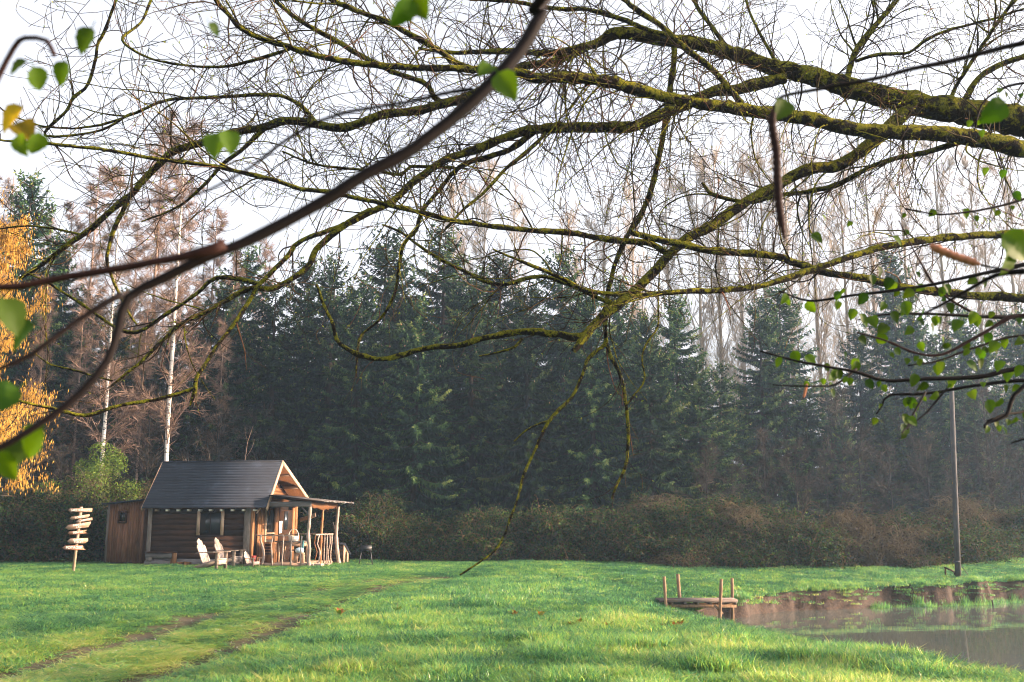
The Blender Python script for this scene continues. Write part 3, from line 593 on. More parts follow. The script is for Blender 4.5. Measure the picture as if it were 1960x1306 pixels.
scatter('bramble_thicket', BR, np.stack([bx, by, height(bx, by) + np.array(bz_)], -1), np.stack([rng.normal(0, .25, len(bx)), rng.normal(0, .25, len(bx)), rng.uniform(0, 6.28, len(bx))], -1), np.stack([bs, bs, bs * rng.uniform(.8, 1.2, len(bx))], -1), np.array(bk), rng.uniform(0, 1, len(bx)),
        'tangled bramble thicket along the foot of the wood', 'brambles')
# green leafy bush behind the shed and sign
def leafy_bush(name, seed, c, rad, n, mat, label, lf=.09):
    r = np.random.default_rng(seed); e = empty(name, c); items = []; lumps = []
    for i in range(22):
        a = r.uniform(0, 6.283); el = r.uniform(.25, 1.5); d = np.array([math.cos(a) * math.cos(el) * rad[0], math.sin(a) * math.cos(el) * rad[0], math.sin(el) * rad[1]]) * r.uniform(.6, 1.0)
        s = np.linspace(0, 1, 6)[:, None]; B = d * s + np.array([0, 0, .25]) * np.sin(s * 3.1) + np.cumsum(r.normal(0, .03, (6, 3)), 0); items.append((B, np.linspace(.03, .006, 6))); lumps.append((B[-1], r.uniform(.3, .6) * rad[0] * .55)); lumps.append((B[3], .3 * rad[0]))
    P = []
    for q, rr in lumps:
        m_ = n // len(lumps); v = r.normal(0, 1, (m_, 3)); v /= np.linalg.norm(v, axis=1)[:, None]; P.append(q + v * rr * r.uniform(.35, 1, m_)[:, None] ** .6)
    P = np.concatenate(P); P = P[P[:, 2] > 0.05]; D = r.normal(0, 1, P.shape); D = D / np.linalg.norm(D, axis=1)[:, None] * r.uniform(.6, 1.3, len(P))[:, None] * lf
    W = np.cross(D, r.normal(0, 1, D.shape)); W = W / (np.linalg.norm(W, axis=1)[:, None] + 1e-9) * lf * .36; V, q = kites(P, D, W)
    tv, tq = tubes_mesh(items, 5); mk('stems', tv, [tq], M_STWIG, e, True, var=np.full(len(tv), .3)); mk('foliage', V, [q], mat, e, var=np.repeat(r.uniform(0, 1, len(P)), 4)); return tag(e, label, 'bush')
M_BUSH = foliage('fresh_leaves', [(0, (0.055, 0.10, 0.018)), (0.5, (0.10, 0.17, 0.028)), (1, (0.19, 0.23, 0.04))], 0.4, 0.05)
M_BUSH2 = foliage('dull_leaves', [(0, (0.030, 0.060, 0.014)), (0.5, (0.055, 0.10, 0.022)), (1, (0.10, 0.14, 0.03))], 0.35, 0.05)
bxp = at(175, 1000, 43.4)[0]; leafy_bush('leafy_bush', 5, (bxp, 43.4, gz(bxp, 43.4)), (2.6, 4.8), 20000, M_BUSH, 'fresh green leafy bush rising behind the plank shed')
bxp = at(1075, 1000, 45)[0]; leafy_bush('leafy_bush', 6, (bxp, 45, 0), (1.5, 2.2), 4000, M_BUSH2, 'small dull green bush against the dark middle of the spruce wall', .08)

# ------------------------------------------------------------------ cabin (local axes: x along the front, y into the picture, z up)
M_DARKW = wood('tarred_boards', (0.012, 0.009, 0.008), (0.038, 0.023, 0.016), 2.2, (.5, 6, 5), 0.85, 0.45, .1)
M_BROWNW = wood('brown_boards', (0.024, 0.013, 0.009), (0.066, 0.034, 0.020), 2.2, (.5, 6, 5), 0.85, 0.40, .1)
M_SHEDW = wood('shed_boards', (0.13, 0.062, 0.034), (0.25, 0.125, 0.070), 2.2, (9, 9, 1.0), 0.8, 0.22)
M_CEDAR = wood('cedar_boards', (0.16, 0.075, 0.034), (0.32, 0.165, 0.08), 2.2, (9, 9, 1.0), 0.75, 0.2)
M_CEDARH = wood('cedar_boards_flat', (0.15, 0.068, 0.032), (0.29, 0.14, 0.066), 2.2, (9, 1.0, 9), 0.75, 0.25)
M_GREYW = wood('weathered_grey_wood', (0.09, 0.078, 0.068), (0.22, 0.19, 0.165), 2.2, (8, 8, 1.0), 0.85, 0.2)
M_GREYH = wood('weathered_grey_beam', (0.10, 0.094, 0.092), (0.21, 0.195, 0.19), 2.2, (1, 8, 8), 0.85, 0.2)
M_PALE = wood('pale_bare_wood', (0.30, 0.205, 0.14), (0.50, 0.37, 0.27), 2.5, (6, 6, 1.0), 0.8, 0.15)
M_PALEH = wood('pale_bare_plank', (0.28, 0.19, 0.135), (0.46, 0.34, 0.255), 2.5, (1.0, 6, 6), 0.8, 0.18)
M_SILVER = wood('silvered_pole', (0.26, 0.20, 0.165), (0.48, 0.39, 0.33), 4.0, (4, 4, 1.0), 0.85, 0.15)
M_CHAIRW = wood('bleached_chair_wood', (0.36, 0.28, 0.24), (0.58, 0.48, 0.41), 3.0, (5, 5, 1.0), 0.75, 0.12)
M_CHAIRD = wood('weathered_chair_wood', (0.16, 0.125, 0.10), (0.36, 0.29, 0.23), 3.0, (1.5, 5, 5), 0.85, 0.2)
M_GLASS = plain('dark_window_glass', (0.018, 0.022, 0.026), 0.08, 0.1)
M_BLACK = plain('black_metal', (0.020, 0.020, 0.022), 0.5, 0.3)
M_WHITE = plain('white_enamel', (0.74, 0.70, 0.62), 0.35, 0.08)
M_STONE = plain('step_stone', (0.38, 0.29, 0.24), 0.9, 0.3, 12)
M_RED = plain('red_plastic', (0.48, 0.045, 0.025), 0.4, 0.15)
M_DARKIN = plain('dark_interior', (0.020, 0.017, 0.015), 0.9, 0.2)
m, t, out = newmat('slate_felt'); p = N(t, 'ShaderNodeBsdfPrincipled'); p.inputs['Roughness'].default_value = 0.85
f = noise(t, 60, 4, 0.8); f2 = noise(t, 1.2, 4); c1 = ramp(t, f, [(0.3, (0.010, 0.015, 0.027)), (0.75, (0.026, 0.035, 0.055))])
mx = N(t, 'ShaderNodeMix', data_type='RGBA', blend_type='MULTIPLY'); mx.inputs[0].default_value = 0.8; t.links.new(c1, mx.inputs[6]); t.links.new(ramp(t, f2, [(0.35, (0.7, 0.7, 0.74)), (0.60, (1.1, 1.08, 1.06)), (0.66, (2.0, 1.95, 1.85))]), mx.inputs[7])
t.links.new(rnd_hsv(t, mx.outputs[2], 0.10), p.inputs['Base Color']); bump(t, f, p, 0.4, 0.01); t.links.new(p.outputs[0], out.inputs[0]); M_FELT = m

cab = empty('log_cabin', tuple(CAB_O), -CAB_TH); tag(cab, 'small wooden cabin with steep dark roof and rustic porch at the meadow edge', 'cabin')
U3 = np.array([CU[0], CU[1], 0]); V3 = np.array([CV[0], CV[1], 0])
def lp(px, py, v):          # picture point -> cabin axes, on the plane y = v
    d = ray(px, py); C = np.array([0, 0, ZC]); O = CAB_O + V3 * v; t_ = ((O - C) @ V3) / (d @ V3); r = C + d * t_ - CAB_O; return np.array([r @ U3, v, r[2]])
def lpu(px, py, u):         # the same on the plane x = u
    d = ray(px, py); C = np.array([0, 0, ZC]); O = CAB_O + U3 * u; t_ = ((O - C) @ U3) / (d @ U3); r = C + d * t_ - CAB_O; return np.array([u, r @ V3, r[2]])
def cab_world(u, v, w_=0.0): return CAB_O + U3 * u + V3 * v + np.array([0, 0, w_])
RV, RZ = 1.05, 4.03; FV, FZ = -0.32, 2.22; BV, BZ = 4.1, 2.62; RU0, RU1 = -0.22, 4.84
def roof_z(v): return FZ + (RZ - FZ) * (v - FV) / (RV - FV) if v < RV else RZ + (BZ - RZ) * (v - RV) / (BV - RV)
# wall core with the gable shape, x from 0.05 to 4.15
n_ = [(0.05, -0.1), (3.6, -0.1), (3.6, roof_z(3.6) - .12), (RV, RZ - .14), (0.05, roof_z(0.05) - .14)]
P_ = [(0.05, v, z) for v, z in n_] + [(4.15, v, z) for v, z in n_]
mk('wall', np.array(P_), [np.array([[0, 1, 2, 3, 4], [9, 8, 7, 6, 5]]), np.array([[i, i + 5, (i + 1) % 5 + 5, (i + 1) % 5] for i in range(5)])], M_DARKW, cab)
# front cladding, board by board; gap for the window
WU0, WU1, WZ0, WZ1 = 1.98, 2.98, 1.20, 2.06
zz = 0.30; k = 0
while zz < 2.24:
    h = 0.215 + random.uniform(-.02, .02); z1 = min(zz + h, 2.30)
    segs = [(0.04, 3.88)] if (z1 <= WZ0 or zz >= WZ1) else [(0.04, WU0), (WU1, 3.88)]
    for a, b in segs:
        MB().box(((a + b) / 2, 0.015, (zz + z1) / 2), (b - a, 0.045, z1 - zz - 0.004), (0, 0, 0)).build('board', M_BROWNW if (k in (2, 5, 6, 7) or random.random() < .2) else M_DARKW, cab)
    zz = z1; k += 1
MB().bb(0.03, 3.9, -0.05, 0.04, -0.1, 0.285).build('plinth', M_GREYH, cab)
MB().bb(-0.10, 0.06, -0.05, 0.12, -0.1, 2.3).build('corner_post', M_GREYW, cab, bevel=.01)
MB().bb(3.86, 4.12, -0.06, 0.10, -0.1, 2.36).build('corner_post', M_GREYW, cab, bevel=.01)
MB().bb(4.123, 4.22, -0.055, 0.12, -0.1, 2.36).build('corner_post', M_CEDAR, cab, bevel=.01)
# front window
wn = empty('window', (0, 0, 0), parent=cab)
MB().bb(WU0 + .05, WU1 - .05, -0.005, 0.01, WZ0 + .05, WZ1 - .05).build('pane', M_GLASS, wn)
MB().bb(WU0 - .05, WU0 + .07, -0.05, 0.03, WZ0 - .03, WZ1 + .03).build('frame', M_PALE, wn); MB().bb(WU1 - .07, WU1 + .05, -0.05, 0.03, WZ0 - .03, WZ1 + .03).build('frame', M_PALE, wn)
MB().bb(WU0 + .073, WU1 - .073, -0.045, 0.028, WZ1 - .06, WZ1 + .03).build('frame', M_DARKW, wn); MB().bb(WU0 - .08, WU1 + .08, -0.09, 0.028, WZ0 - .075, WZ0 - .033).build('sill', M_DARKW, wn)
MB().bb(2.45, 2.49, -0.03, -0.007, WZ0 + .0, WZ1 - .063).build('glazing_bar', M_DARKW, wn)
# roof: boarding, felt courses, bargeboards, rafter ends
def slope_slab(v0, z0, v1, z1, u0, u1, th):
    d = np.array([v1 - v0, z1 - z0]); nrm = np.array([-d[1], d[0]]) / np.hypot(*d); nrm = nrm if nrm[1] > 0 else -nrm
    a = [(v0, z0), (v1, z1), (v1 - nrm[0] * th, z1 - nrm[1] * th), (v0 - nrm[0] * th, z0 - nrm[1] * th)]
    mb = MB(); P = [(u, v, z) for u in (u0, u1) for v, z in a]
    return mb.add(P, [(0, 1, 2, 3), (7, 6, 5, 4), (0, 4, 5, 1), (1, 5, 6, 2), (2, 6, 7, 3), (3, 7, 4, 0)])
rf = slope_slab(FV + .02, FZ + .0, RV, RZ - .0, RU0 + .02, RU1 - .02, 0.05).build('roof', M_CEDARH, cab)
slope_slab(RV, RZ, BV, BZ, RU0 + .02, RU1 - .02, 0.05).build('roof_boarding', M_CEDARH, rf)
nc = 17; sl = np.array([RV - FV, RZ - FZ]); sl_l = np.hypot(*sl); sd2 = sl / sl_l; nr = np.array([-sd2[1], sd2[0]])
for i in range(nc):
    a = i / nc * sl_l - 0.03; b = (i + 1) / nc * sl_l + 0.02
    p0 = np.array([FV, FZ]) + sd2 * a + nr * 0.021; p1 = np.array([FV, FZ]) + sd2 * b + nr * 0.012
    slope_slab(p0[0], p0[1], p1[0], p1[1], RU0, RU1, 0.012).build('felt_course', M_FELT, rf)
sl = np.array([BV - RV, BZ - RZ]); sl_l = np.hypot(*sl); sd2 = sl / sl_l; nr = np.array([-sd2[1], sd2[0]]); nr = nr if nr[1] > 0 else -nr
for i in range(18):
    a = sl_l - (i / 18 * sl_l - .03); b = sl_l - ((i + 1) / 18 * sl_l + .02); p0 = np.array([RV, RZ]) + sd2 * a + nr * .028; p1 = np.array([RV, RZ]) + sd2 * b + nr * .010
    slope_slab(p0[0], p0[1], p1[0], p1[1], RU0, RU1, .012).build('felt_course', M_FELT, rf)
MB().prism([(RU0, 0), (RU1, 0), (RU1, .03), (RU0, .03)], -.06, .06).build('ridge_cap', M_FELT, rf).location = (0, RV, RZ + .012)
for u in (RU0 - .035, RU1 + .003):
    for (v0, z0, v1, z1) in ((FV - .04, FZ - .05, RV, RZ + .04), (RV, RZ + .04, BV, BZ + .02)):
        slope_slab(v0, z0, v1, z1, u, u + .032, .15).build('bargeboard', M_PALE, rf)
for i in range(10):
    u = 0.28 + i * 0.445; MB().bb(u, u + .065, FV + .06, 0.03, 2.075, 2.150).build('rafter_end', M_WHITE if i else M_PALE, rf)
for (v, dz) in ((0.45, 0), (1.9, 0), (2.9, 0)):
    z = roof_z(v) - .16; MB().bb(4.15, 4.80, v - .05, v + .05, z, z + .10).build('purlin', M_PALEH, rf)
# gable cladding above the porch roof (orange boards on the end wall, x = 4.15 outwards)
z = 2.36
while z < RZ - .3:
    h = 0.17; zc = z + h
    v0 = FV + (RV - FV) * (zc + .16 - FZ) / (RZ - FZ); v1 = RV + (BV - RV) * (zc + .14 - RZ) / (BZ - RZ)
    v0 = max(v0, 0.06); v1 = min(v1, 3.58)
    if v1 - v0 > .1: MB().bb(4.152, 4.185, v0, v1, z + .006, zc - .006).build('board', M_CEDARH, cab)
    z += h
# end wall below: uprights, glazed openings and half-height panels
def endbox(px0, px1, py0, py1, name, mat, th=.05, parent=None, off=0.0):
    a = lpu(px0, (py0 + py1) / 2, 4.17); b = lpu(px1, (py0 + py1) / 2, 4.17); v0, v1 = a[1], b[1]; vm = (px0 + px1) / 2
    z0 = lpu(vm, py1, 4.17)[2]; z1 = lpu(vm, py0, 4.17)[2]
    return MB().bb(4.152 + off, 4.152 + off + th, v0, v1, z0, z1).build(name, mat, parent or cab)
for i in range(4): endbox(491.5 + i * 3.1, 494.3 + i * 3.1, 972, 1078, 'board', M_CEDAR)
endbox(504.5, 507, 972, 1078, 'door_post', M_PALE, .08)
w1 = endbox(507.2, 523, 974, 1019, 'window', M_GLASS, .02); endbox(507.2, 523, 1019.5, 1022.5, 'sill', M_PALE, .10, w1); endbox(507.2, 520.5, 1026, 1033, 'panel', M_CEDARH, .05)
endbox(507.2, 523, 1033.3, 1075, 'lower_panel', M_DARKIN, .02)
endbox(523.2, 530, 972, 1076, 'door_post', M_CEDAR, .06)
dw = endbox(530.3, 557, 976, 1076, 'door', M_BROWNW, .03); endbox(543, 556, 979, 1014, 'pane', M_GLASS, .012, dw, .032)
endbox(557.2, 561.5, 972, 1076, 'door_post', M_CEDAR, .07); endbox(562.5, 566, 970, 1022, 'door_post', M_CEDAR, .10)
# porch: deck boards, posts, beams, plank roof, rustic railing
for i in range(13):
    v = 0.0 + i * .205; MB().bb(4.23, 6.42 + random.uniform(-.04, .04), v + .005, v + .198, .10, .155).build('deck_board', M_PALEH, cab)
MB().bb(4.23, 6.40, -.035, -.003, .02, .148).build('deck_rim', M_PALEH, cab); MB().bb(6.43, 6.47, .05, 2.66, .0, .146).build('deck_rim', M_PALE, cab)
def pole(name, pts, r0, r1, mat, parent, n=8):
    P = smooth_path(np.array(pts), .12); rr = np.linspace(r0, r1, len(P)) * (1 + .12 * np.sin(np.arange(len(P)) * 1.7) + rng.normal(0, .05, len(P)))
    return MB().tube(P, rr, n).build(name, mat, parent, True)
pole('porch_post', [lp(593, 1089, -.02), lp(590.5, 1075, -.02), lp(592, 1050, -.02), lp(590, 1025, -.02), lp(592, 1000, -.02), lp(594, 970, -.02)], .075, .062, M_SILVER, cab)
pole('porch_post', [(6.45, 1.3, -.1), (6.46, 1.3, 1.2), (6.50, 1.3, 2.3)], .055, .05, M_CEDAR, cab)
pole('porch_post', [lp(650, 1084, 2.6), lp(646, 1060, 2.6), lp(643.5, 1025, 2.6), lp(645, 1000, 2.6), lp(647.5, 970, 2.6)], .085, .06, M_SILVER, cab)
pole('side_branch', [lp(642, 1015, 2.6), lp(639, 1005, 2.55), lp(637.5, 1000, 2.5)], .03, .012, M_SILVER, cab)
MB().bb(4.5, 6.52, -.11, -.03, 2.24, 2.43).build('porch_beam', M_GREYH, cab, bevel=.008)
# right-hand beam with a wavy waney edge
poly = [(-.02, 2.40), (2.85, 2.40), (2.87, 2.2), (2.5, 2.21), (2.2, 2.19), (1.9, 2.2), (1.75, 2.13), (1.6, 2.18), (1.2, 2.12), (.9, 2.15), (.6, 2.2), (.3, 2.18), (-.02, 2.22)]
mb = MB(); n_ = len(poly); mb.add([(6.46, v, z) for v, z in poly] + [(6.55, v, z) for v, z in poly], [tuple(range(n_)), tuple(reversed(range(n_, 2 * n_)))] + [(i, i + n_, (i + 1) % n_ + n_, (i + 1) % n_) for i in range(n_)]); mb.build('porch_beam', M_CEDARH, cab)
for i in range(13):
    v = -.25 + i * .255; L = 7.02 + random.uniform(-.14, .16); za, zb = 2.735, 2.445 - random.uniform(0, .03); th = .035 + random.uniform(0, .02)
    MB().bar((4.90 if i < 2 else 4.20, v + .12, za - (.07 if i < 2 else 0) + .01 * (i % 2)), (L, v + .12, zb + .014 * (i % 2)), .262, th).build('roof_plank', M_GREYH if i else M_DARKW, cab)
for v in (.5, 1.5, 2.5): MB().bar((4.22, v, 2.655), (6.85, v, 2.40), .07, .07).build('porch_rafter', M_BROWNW, cab)
MB().bar(lp(578, 971, -.03), lp(590.5, 986, -.03), .05, .05).build('brace', M_GREYH, cab); MB().bar(lp(499, 972, -.03), lp(491, 983, -.03), .04, .04).build('brace', M_PALE, cab); MB().bar((6.2, 1.3, 1.95), (5.3, 2.0, 1.75), .03, .16).build('brace', M_PALEH, cab)
rl = pole('handrail', [lp(490, 1024.5, -.06), lp(520, 1025, -.06), lp(560, 1025.5, -.06)], .022, .02, M_SILVER, cab)
for q in ([(500, 1024), (498.5, 1034), (503, 1048), (505, 1062), (503, 1074), (499.5, 1084)], [(523, 1025), (519.5, 1040), (520, 1060), (521.5, 1084)], [(543, 1025), (541.5, 1050), (540, 1070), (540, 1084)], [(559, 1026), (557, 1045), (557, 1065), (556, 1084)], [(578, 1026), (576, 1050), (575, 1066), (575.5, 1082)]):
    b0 = .05 if q[0][0] == 500 else (.042 if q[0][0] == 559 else .03)
    pole('baluster', [lp(a, b, -.07) for a, b in q], b0 * .85, b0, M_SILVER, rl)
r2 = pole('handrail', [(6.5, .55, 1.19), (6.51, 1.5, 1.20), (6.5, 2.6, 1.20)], .028, .024, M_SILVER, cab)
for k, v in enumerate((.95, 1.55, 1.85, 2.1, 2.35)):
    w_ = random.uniform(-.05, .05); pole('baluster', [(6.5, v + .03, 1.2), (6.5 + w_, v - .03, .85), (6.5 - w_, v + .05, .5), (6.5 + w_ / 2, v, .02)], .026, .028, M_SILVER, r2)
r3 = pole('handrail', [(4.4, 2.62, 1.18), (5.5, 2.64, 1.2), (6.5, 2.62, 1.19)], .02, .022, M_SILVER, cab)
for k, u in enumerate((4.7, 5.05, 5.4, 5.75, 6.1)):
    w_ = random.uniform(-.06, .06); pole('baluster', [(u, 2.63, 1.19), (u + w_, 2.63, .85), (u - w_, 2.63, .5), (u + w_ / 2, 2.63, .1)], .022, .024, M_CEDAR, r3)
MB().bb(4.6, 4.61, .001, .002, 2.0, 2.01)

def at_cab(name, u, v, w_=0.0, rz=0.0): return empty(name, tuple(cab_world(u, v, w_)), -CAB_TH + rz)
# porch furniture and clutter
tb = at_cab('porch_table', 5.5, .85, .155); tag(tb, 'grey-topped wooden table standing on the porch behind the railing', 'table')
MB().bb(-.58, .55, -.36, .36, .76, .80).build('table_top', M_GREYH, tb); MB().bb(-.48, .46, -.30, .30, .60, .757).build('apron', M_PALEH, tb)
for a in (-1, 1):
    for b in (-1, 1): MB().bb(a * .46 - .035, a * .46 + .035, b * .28 - .035, b * .28 + .035, 0, .757).build('leg', M_PALE, tb)
bk_ = at_cab('enamel_bucket', 5.55, .75, .955); tag(bk_, 'white bucket with tall hoop handle on the porch table', 'bucket')
pr = [(.14, 0), (.19, .02), (.20, .16), (.215, .19), (.20, .185), (.18, .03), (.0, .03)]
n_ = 20; V = [(r_ * math.cos(2 * math.pi * j / n_), r_ * math.sin(2 * math.pi * j / n_), z) for r_, z in pr for j in range(n_)]
F_ = [(i * n_ + j, i * n_ + (j + 1) % n_, (i + 1) * n_ + (j + 1) % n_, (i + 1) * n_ + j) for i in range(len(pr) - 1) for j in range(n_)]
mk('body', np.array(V), [np.array(F_)], M_WHITE, bk_, True)
hp = [(.20 * math.cos(a), 0, .17 + .28 * math.sin(a)) for a in np.linspace(0, math.pi, 15)]; MB().tube(hp, .014, 6).build('handle', M_WHITE, bk_, True)
rv = at_cab('red_vase', 4.42, -.28, 0.0); tag(rv, 'red waisted vase on the ground beside the porch steps end of the cabin wall', 'vase')
pr = [(.07, 0), (.085, .04), (.06, .14), (.05, .2), (.075, .32), (.095, .42), (.08, .42), (.05, .25), (0, .22)]
V = [(r_ * math.cos(2 * math.pi * j / 14), r_ * math.sin(2 * math.pi * j / 14), z) for r_, z in pr for j in range(14)]; F_ = [(i * 14 + j, i * 14 + (j + 1) % 14, (i + 1) * 14 + (j + 1) % 14, (i + 1) * 14 + j) for i in range(len(pr) - 1) for j in range(14)]
mk('vase_body', np.array(V), [np.array(F_)], M_RED, rv, True); MB().tube([(0, 0, .415), (0, 0, .43)], .098, 14)
MB().tube([(.09 * math.cos(a), .09 * math.sin(a), .42) for a in np.linspace(0, 6.2832, 15)], .008, 5).build('rim', M_RED, rv, True)
ch_ = at_cab('drawer_chest', 4.80, .42, .155); tag(ch_, 'small brown slatted chest on the porch beside the table', 'chest')
MB().bb(-.2, .2, -.18, .18, 0, .76).build('body', M_CEDAR, ch_)
for i in range(4): MB().bb(-.17, .10, -.20, -.183, .30 + i * .11, .37 + i * .11).build('drawer', M_BROWNW, ch_)
for (u, v, rz, lab) in ((5.35, 1.25, .4, 'dark wooden stool under the porch table, nearer the cabin door'), (5.75, 1.3, 1.1, 'dark wooden stool under the porch table, nearer the outer railing')):
    st = at_cab('stool', u, v, .155, rz); tag(st, lab, 'stool', 'stools under the porch table'); MB().tube([(0, 0, .42), (0, 0, .46)], [.17, .17], 12).build('seat', M_BROWNW, st)
    for a in range(4):
        x_, y_ = math.cos(a * 1.5708 + .78), math.sin(a * 1.5708 + .78); MB().bar((x_ * .1, y_ * .1, .42), (x_ * .17, y_ * .17, 0), .035, .035).build('leg', M_BROWNW, st)
M_TEAL = plain('teal_cloth', (0.07, 0.20, 0.21), 0.9, 0.3, 9); M_PBLUE = plain('pale_blue_cloth', (0.45, 0.58, 0.66), 0.9, 0.35, 14)
# a towel hung over the table edge, and a balled cloth
V, F_ = [], []
for j in range(14):
    for i in range(7): V.append((i * .022 - .07, .02 * math.sin(i * 2.1) - .01 * j * .2 + .012 * math.sin(j), .82 - j * .045 if j > 2 else .818 + .0 * j)); 
for j in range(2, 13):
    for i in range(6): F_.append((j * 7 + i, j * 7 + i + 1, j * 7 + i + 8, j * 7 + i + 7))
tw = at_cab('teal_towel', 6.02, .47, .155, .25); tag(tw, 'teal towel hanging down from the outer end of the porch table', 'towel'); o = mk('cloth', np.array(V), [np.array(F_)], M_TEAL, tw, True); sm = o.modifiers.new('thick', 'SOLIDIFY'); sm.thickness = .012
cl = at_cab('folded_blanket', 6.0, .25, .155); tag(cl, 'pale blue crumpled blanket lying on a low stand behind the porch railing', 'blanket')
import bmesh
bm = bmesh.new(); bmesh.ops.create_icosphere(bm, subdivisions=3, radius=.17)
for v in bm.verts: v.co *= 1 + .25 * float(vnoise(v.co.x * 14 + 3, v.co.y * 14 + v.co.z * 9, 6)) - .12; v.co.z *= .65
me = bpy.data.meshes.new('cloth'); bm.to_mesh(me); bm.free(); me.materials.append(M_PBLUE); o = bpy.data.objects.new('cloth', me); COL.objects.link(o); o.parent = cl; o.location = (0, 0, .46)
for a in (-1, 1): MB().bar((a * .12, 0, .37), (a * .14, 0, 0), .04, .16).build('stand_leg', M_PALE, cl)
MB().bb(-.18, .18, -.12, .12, .34, .37).build('stand_top', M_PALEH, cl)
wt = at_cab('hanging_towel', 4.20, float(lpu(535, 1010, 4.2)[1]), 0); tag(wt, 'white narrow towel hanging on the cabin door', 'towel')
a = lpu(532, 1000, 4.2); b = lpu(538, 1000, 4.2); hw = (b[1] - a[1]) / 2; zt0, zt1 = lpu(535, 1021, 4.2)[2], lpu(535, 998, 4.2)[2]
V, F_ = [], []
for j in range(9):
    for i in range(7): V.append((.04 + .008 * math.sin(i * 1.6 + j * .15), -hw + i * hw / 3, zt1 + (zt0 - zt1) * j / 8 - .01 * math.sin(i)))
for j in range(8):
    for i in range(6): F_.append((j * 7 + i, j * 7 + i + 1, j * 7 + i + 8, j * 7 + i + 7))
o = mk('cloth', np.array(V), [np.array(F_)], M_WHITE, wt, True); sm = o.modifiers.new('thick', 'SOLIDIFY'); sm.thickness = .012
MB().bar((.035, -hw - .03, zt1 + .005), (.035, hw + .03, zt1 + .005), .02, .02).build('hook_rail', M_BLACK, wt)
# porch steps: three rough stones
for k, (px, v, s, lab) in enumerate(((598, .10, (.20, .30, .18), 'rough stone step block at the foot of the front porch post'), (611, .15, (.26, .30, .20), 'largest rough stone block below the porch side'), (625, .9, (.30, .26, .16), 'low stone block under the porch side railing'))):
    p_ = lp(px, 1084, v); so = at_cab('step_stone', p_[0], v, 0, random.uniform(-.2, .2)); tag(so, lab, 'stone')
    bm = bmesh.new(); bmesh.ops.create_cube(bm, size=1); bmesh.ops.subdivide_edges(bm, edges=bm.edges[:], cuts=3, use_grid_fill=True)
    for v_ in bm.verts:
        n_ = v_.co.normalized(); f_ = .86 + .14 * float(vnoise(v_.co.x * 5 + k * 7, v_.co.y * 5 + v_.co.z * 7, 3)); v_.co = Vector((v_.co.x * s[0] * 1.2, v_.co.y * s[1], (v_.co.z + .3) * s[2])) * f_ * (1 - .08 * n_.length)
    me = bpy.data.meshes.new('stone'); bm.to_mesh(me); bm.free(); me.materials.append(M_STONE); o = bpy.data.objects.new('block', me); COL.objects.link(o); o.parent = so

# kennel behind the porch
kn = at_cab('dog_kennel', 0, 0, 0); tag(kn, 'small mono-pitch dog kennel with arched doorway behind the porch', 'kennel')
k0, k1 = 5.62, 6.80; kv0, kv1 = 3.0, 3.62; kz0, kz1 = .80, .42
for i in range(5):
    z0, z1 = -.02 + i * .16, -.02 + (i + 1) * .16 - .008; MB().bb(k0, k1 - .022, kv0, kv0 + .025, z0, z1).build('board', M_DARKW, kn)
MB().bb(k0, k0 + .025, kv0 + .027, kv1, -.02, .42).build('end_panel', M_DARKW, kn); MB().bb(k0, k1 - .022, kv1 - .025, kv1, -.02, .42).build('back_panel', M_DARKW, kn)
arch = [(.20, 0)] + [(.31 - .11 * math.cos(a), .36 + .16 * math.sin(a)) for a in np.linspace(0, math.pi, 9)] + [(.42, 0)]
prof = [(0, 0), *arch, (.62, 0), (.62, kz1), (0, kz0)]
mb = MB(); n_ = len(prof)
mb.add([(k1 - .02, kv0 + v, z - .02) for v, z in prof] + [(k1 + .01, kv0 + v, z - .02) for v, z in prof], [tuple(range(n_)), tuple(reversed(range(n_, 2 * n_)))] + [(i, i + n_, (i + 1) % n_ + n_, (i + 1) % n_) for i in range(n_)]); mb.build('front_panel', M_PALE, kn)
slope_slab(kv0 - .08, kz0 + .05, kv1 + .1, kz1 - .03, k0 - .06, k1 + .08, .03).build('roof', M_FELT, kn)
# barbecue
g = gnd(700, 1084, -.02); bq_ = empty('barbecue', (g[0], g[1], gz(g[0], g[1])), .1); tag(bq_, 'small black barbecue on splayed thin legs standing in the grass', 'barbecue')
mb = MB(); mb.bb(-.20, .20, -.14, .14, .56, .58); mb.bb(-.21, .21, -.15, -.135, .56, .76); mb.bb(-.21, .21, .135, .15, .56, .76); mb.bb(-.21, -.195, -.134, .134, .56, .76); mb.bb(.195, .21, -.134, .134, .56, .76); mb.build('fire_box', M_BLACK, bq_)
MB().bb(.212, .30, -.05, .05, .70, .715).build('handle', M_BLACK, bq_)
for i in range(9): MB().bar((-.19 + i * .0475, -.14, .745), (-.19 + i * .0475, .14, .745), .01, .01).build('grill_bar', M_BLACK, bq_)
for a in (-1, 1):
    for b in (-1, 1): MB().bar((a * .17, b * .11, .565), (a * .26, b * .2, 0), .018, .018).build('leg', M_BLACK, bq_)
mb = MB(); mb.bar((-.25, -.19, .06), (.25, -.19, .06), .016, .016); mb.bar((-.25, .19, .06), (.25, .19, .06), .016, .016); mb.build('brace', M_BLACK, bq_)

